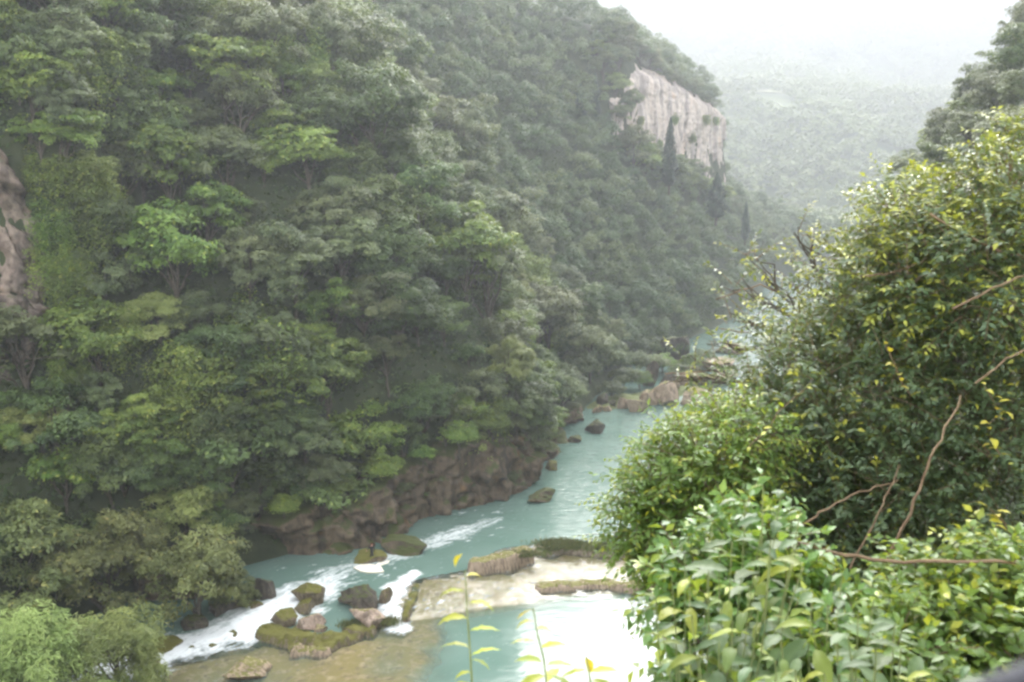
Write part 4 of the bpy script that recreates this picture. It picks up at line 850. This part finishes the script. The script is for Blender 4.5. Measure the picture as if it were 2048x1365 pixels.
TA = [(1540, 965, 4.6), (1490, 1000, 4.7), (1420, 1040, 4.8), (1600, 1020, 4.6), (1370, 1110, 4.7), (1310, 1190, 4.5), (1330, 1270, 4.2), (1470, 1080, 4.5), (1550, 1080, 4.4), (1420, 1150, 4.4), (1500, 1170, 4.2), (1600, 1130, 4.2),
      (1390, 1230, 4.2), (1470, 1250, 4.0), (1400, 1310, 3.9), (1500, 1330, 3.7), (1450, 1380, 3.6), (1340, 1150, 4.6), (1360, 1330, 4.0), (1520, 1040, 4.6), (1450, 1200, 4.3), (1545, 1130, 4.3), (1440, 1110, 4.6), (1570, 990, 4.7), (1380, 1170, 4.5), (1520, 1220, 4.1), (1440, 1290, 3.9), (1590, 1075, 4.4)]
TB = [(1680, 1150, 4.3), (1560, 1270, 3.9), (1650, 1210, 3.9), (1740, 1190, 4.2), (1600, 1300, 3.7), (1700, 1270, 3.7), (1790, 1250, 3.9), (1650, 1350, 3.4), (1750, 1340, 3.4), (1850, 1310, 3.6), (1930, 1330, 3.6), (1560, 1370, 3.4), (1840, 1370, 3.3), (1620, 1180, 4.2), (1720, 1230, 4.0), (1590, 1340, 3.6), (1700, 1310, 3.6), (1800, 1300, 3.7), (1670, 1270, 3.8), (1760, 1290, 3.7), (1540, 1320, 3.7), (1880, 1350, 3.5), (1640, 1250, 3.9), (1980, 1350, 3.5)]
broad_shrub((1.0, 4.7, gz(1.0, 4.7)), TA, "large-leaved drooping shrub in front of the glare at the bottom edge", 61, 10)
broad_shrub((1.6, 4.2, gz(1.6, 4.2)), TB, "large-leaved shrub along the bottom edge left of the car", 62, 11)
leafy("leafy_thicket", [L_(1420, 1200, 5.4, 90, 90, .1), L_(1500, 1120, 5.6, 100, 90, .12), L_(1580, 1230, 5.3, 110, 90, .1), L_(1720, 1290, 5.2, 150, 90, .1), L_(1430, 1320, 5.0, 100, 80, .1), L_(1580, 1330, 4.9, 150, 90, .05), L_(1380, 1150, 5.5, 50, 50, .1)],
      700, 10, .26, .10, .050, "lime", "thicket of middle-sized green leaves behind the large-leaved shrub", (1.5, 5.6, gz(1.5, 5.6)), 506, yel=.06, group=G)
# slender stalks standing up from below
def stalk(name, pts, d, leaves, label, meshes, group, r0=.006):
    b0 = np.array([0.0, d, 0.0]); P = np.array([atd(px, py, d) for px, py in pts]); b0 = np.array([P[-1][0], d, gz(P[-1][0], d)]); e = tag(empty(name, b0), label, "plant", group)
    P = np.concatenate([P, [[P[-1][0], d, b0[2]]]]) - b0; stem(e, P[::-1], r0, r0 * .45, mat="stalk")
    for (px, py, az, pitch, size, yel) in leaves: put_leaf(YLV if yel else meshes, e, atd(px, py, d) - b0, az, pitch, size * 1.35, random.uniform(-.3, .3))
    return e
PI = math.pi
stalk("slender_plant", [(930, 1140), (934, 1220), (940, 1300), (946, 1400)], 3.6, [(932, 1152, .2, .3, .05, 1), (931, 1185, PI, .3, .085, 0), (935, 1208, -.2, .35, .085, 0), (936, 1238, PI + .1, .3, .095, 0), (938, 1262, 0, .25, .09, 0), (940, 1296, PI - .2, .3, .09, 0), (941, 1312, .15, .4, .09, 0), (941, 1320, -.5, .2, .07, 0), (942, 1345, PI, 0, .06, 0), (925, 1108, 2.6, -.6, .05, 1), (944, 1372, PI, .2, .08, 0)],
      "slender upright stalk with bright yellow-green leaves in front of the pool", LLV, "young stalks at the bottom edge")
stalk("young_shoot", [(1066, 1215), (1075, 1270), (1088, 1320), (1096, 1400)], 3.5, [(1066, 1218, PI - .4, -.5, .06, 1), (1068, 1243, PI, .1, .06, 1), (1072, 1258, .2, .2, .05, 1), (1074, 1284, PI, .2, .075, 0), (1080, 1296, .1, .3, .075, 0), (1086, 1325, PI - .3, .2, .09, 0), (1090, 1332, .2, .2, .09, 0), (1092, 1350, -.6, .1, .11, 0), (1092, 1352, PI + .5, .1, .10, 0), (1094, 1366, 1.2, .2, .1, 0)],
      "yellowing young shoot right of the slender stalk", LLV, "young stalks at the bottom edge")
stalk("leafy_shoot", [(1172, 1312), (1178, 1345), (1184, 1400)], 3.5, [(1172, 1315, .8, -.9, .06, 1), (1175, 1340, PI, -.1, .085, 0), (1178, 1345, .1, .2, .09, 0), (1180, 1360, -.6, .1, .10, 0), (1181, 1366, PI + .6, .1, .1, 0)], "short leafy shoot standing against the white glare", LLV, "young stalks at the bottom edge")
# climbers on the dense shrub
def climber(name, pts, d, size, meshes, label, seed):
    P0 = np.array([atd(px, py, d) for px, py in pts]); b0 = P0[-1]; e = tag(empty(name, b0), label, "climber", "climbers on the near shrubs"); stem(e, P0 - b0, .003, .004)
    rg = np.random.default_rng(seed)
    for a_ in np.linspace(0, len(P0) - 1.01, int(len(P0) * 2.2)):
        i = int(a_); p = P0[i] + (P0[i + 1] - P0[i]) * (a_ - i) - b0; put_leaf(meshes, e, p + rg.normal(size=3) * .012, rg.uniform(2.6, 5.6), rg.uniform(.0, .9), size * rg.uniform(.7, 1.2), rg.uniform(-.4, .4))
climber("yellow_climber", [(1965, 765), (1985, 800), (2005, 825), (1975, 850), (1985, 885), (2000, 910)], 7.2, .105, YLV, "trailing climber with yellow leaves at the right edge", 71)
climber("yellow_climber", [(1980, 1018), (1995, 1032), (2012, 1050), (2022, 1070), (1990, 1092), (2035, 1098), (2050, 1105)], 6.0, .10, YLV, "yellow-leaved climber above the horizontal bare branch", 72)
climber("pale_climber", [(1615, 775), (1590, 795), (1555, 825), (1540, 855), (1505, 885), (1495, 900)], 7.4, .085, LLV, "chain of pale round leaves hanging in front of the dark shrub", 73)
climber("yellow_climber", [(1770, 690), (1790, 730), (1800, 760), (1820, 790)], 7.6, .085, YLV, "short yellow-leaved climber in the middle of the dense shrub", 74)
# low cover on the near bank
rng = np.random.default_rng(88); n = 90000; ux, uy = rng.uniform(-8, 60, n), rng.uniform(2, 130, n); uz, us = zright(ux, uy); k = (us > 1) & (ux > -6 + uy * .0); ux, uy, uz = ux[k], uy[k], uz[k]
P = np.stack([ux, uy, uz + rng.uniform(0, .8, len(ux))], 1); t = np.clip(.4 + .4 * fbm(ux / 4, uy / 4, 98, 2) + .3 * (rng.random(len(ux)) - .5), 0, 1)
V, Fc, T = leaf_quads(P, rng.normal(size=(len(P), 3)) * .6 + np.array([-.3, -.3, .8]), rng.uniform(.2, .45, len(P)), .2, rng, np.stack([t, t * 0, t * 0], 1))
tag(mobj("bank_undergrowth", np_mesh("bank_undergrowth", V, Fc, M["under"], tint=T)), "dark leafy growth covering the near bank", kind="stuff")

# ==== CAR DOOR under the lens ====
def car_door():
    a_, b_ = atd(1855, 1356, .62), atd(2120, 1256, .56); ax_ = b_ - a_; ax_ /= np.linalg.norm(ax_); L0 = 1.1
    mid = a_ - ax_ * .25; up = np.array([0, 0, 1.]); up = up - ax_ * (up @ ax_); up /= np.linalg.norm(up); out = np.cross(ax_, up)
    e = tag(empty("car_door", (float(mid[0] + ax_[0] * .5), float(mid[1] + ax_[1] * .5), 35.4)), "dark edge of a car door with window seal in the bottom right corner", "car door"); off = np.array(e.location)
    def ext(name, prof, mat, n=14):
        u = np.linspace(0, L0, n); P = np.array([[mid + ax_ * q + up * (y - .02 * (q - .5) ** 2) + out * x for x, y in prof] for q in u]); k = len(prof)
        i, j = np.meshgrid(np.arange(n - 1), np.arange(k), indexing='ij'); j2 = (j + 1) % k
        f = np.stack([i * k + j, i * k + j2, (i + 1) * k + j2, (i + 1) * k + j], -1).reshape(-1, 4)
        mobj(name, np_mesh(name, P.reshape(-1, 3) - off, [f, np.arange(k)[None, ::-1], (np.arange(k) + (n - 1) * k)[None]], mat, smooth=True), e)
    cs = lambda cx, cy, r, n=9, a0=0., a1=PI: [(cx + r * math.cos(t), cy + r * math.sin(t)) for t in np.linspace(a0, a1, n)]
    M["paint"] = simple("dark_car_paint", (.010, .010, .022), (.013, .013, .028), 3, .25, .6); M["rubber"] = simple("rubber_seal", (.05, .05, .06), (.07, .07, .08), 20, .5, .4)
    ext("door_panel", cs(0, -.075, .05) + [(-.052, -.7), (.052, -.7)], M["paint"]); ext("window_seal", cs(0, -.022, .012, 12, 0, 2 * PI)[:-1], M["rubber"])
car_door()
# ==== HAZE ====
bm = bmesh.new(); bmesh.ops.create_cube(bm, size=1)
me = bpy.data.meshes.new("haze"); bm.to_mesh(me); bm.free()
hz = N("haze_air"); hz.t.links.new(hz.n("VolumePrincipled", {"Color": (.33, .345, .37, 1), "Density": .00105, "Anisotropy": .45}).outputs[0], hz.out.inputs["Volume"])
me.materials.append(hz.m); o = mobj("haze", me); o.location = (500, 1310, 230); o.scale = (4200, 3240, 480); tag(o, "thin pale haze filling the gorge", kind="stuff")
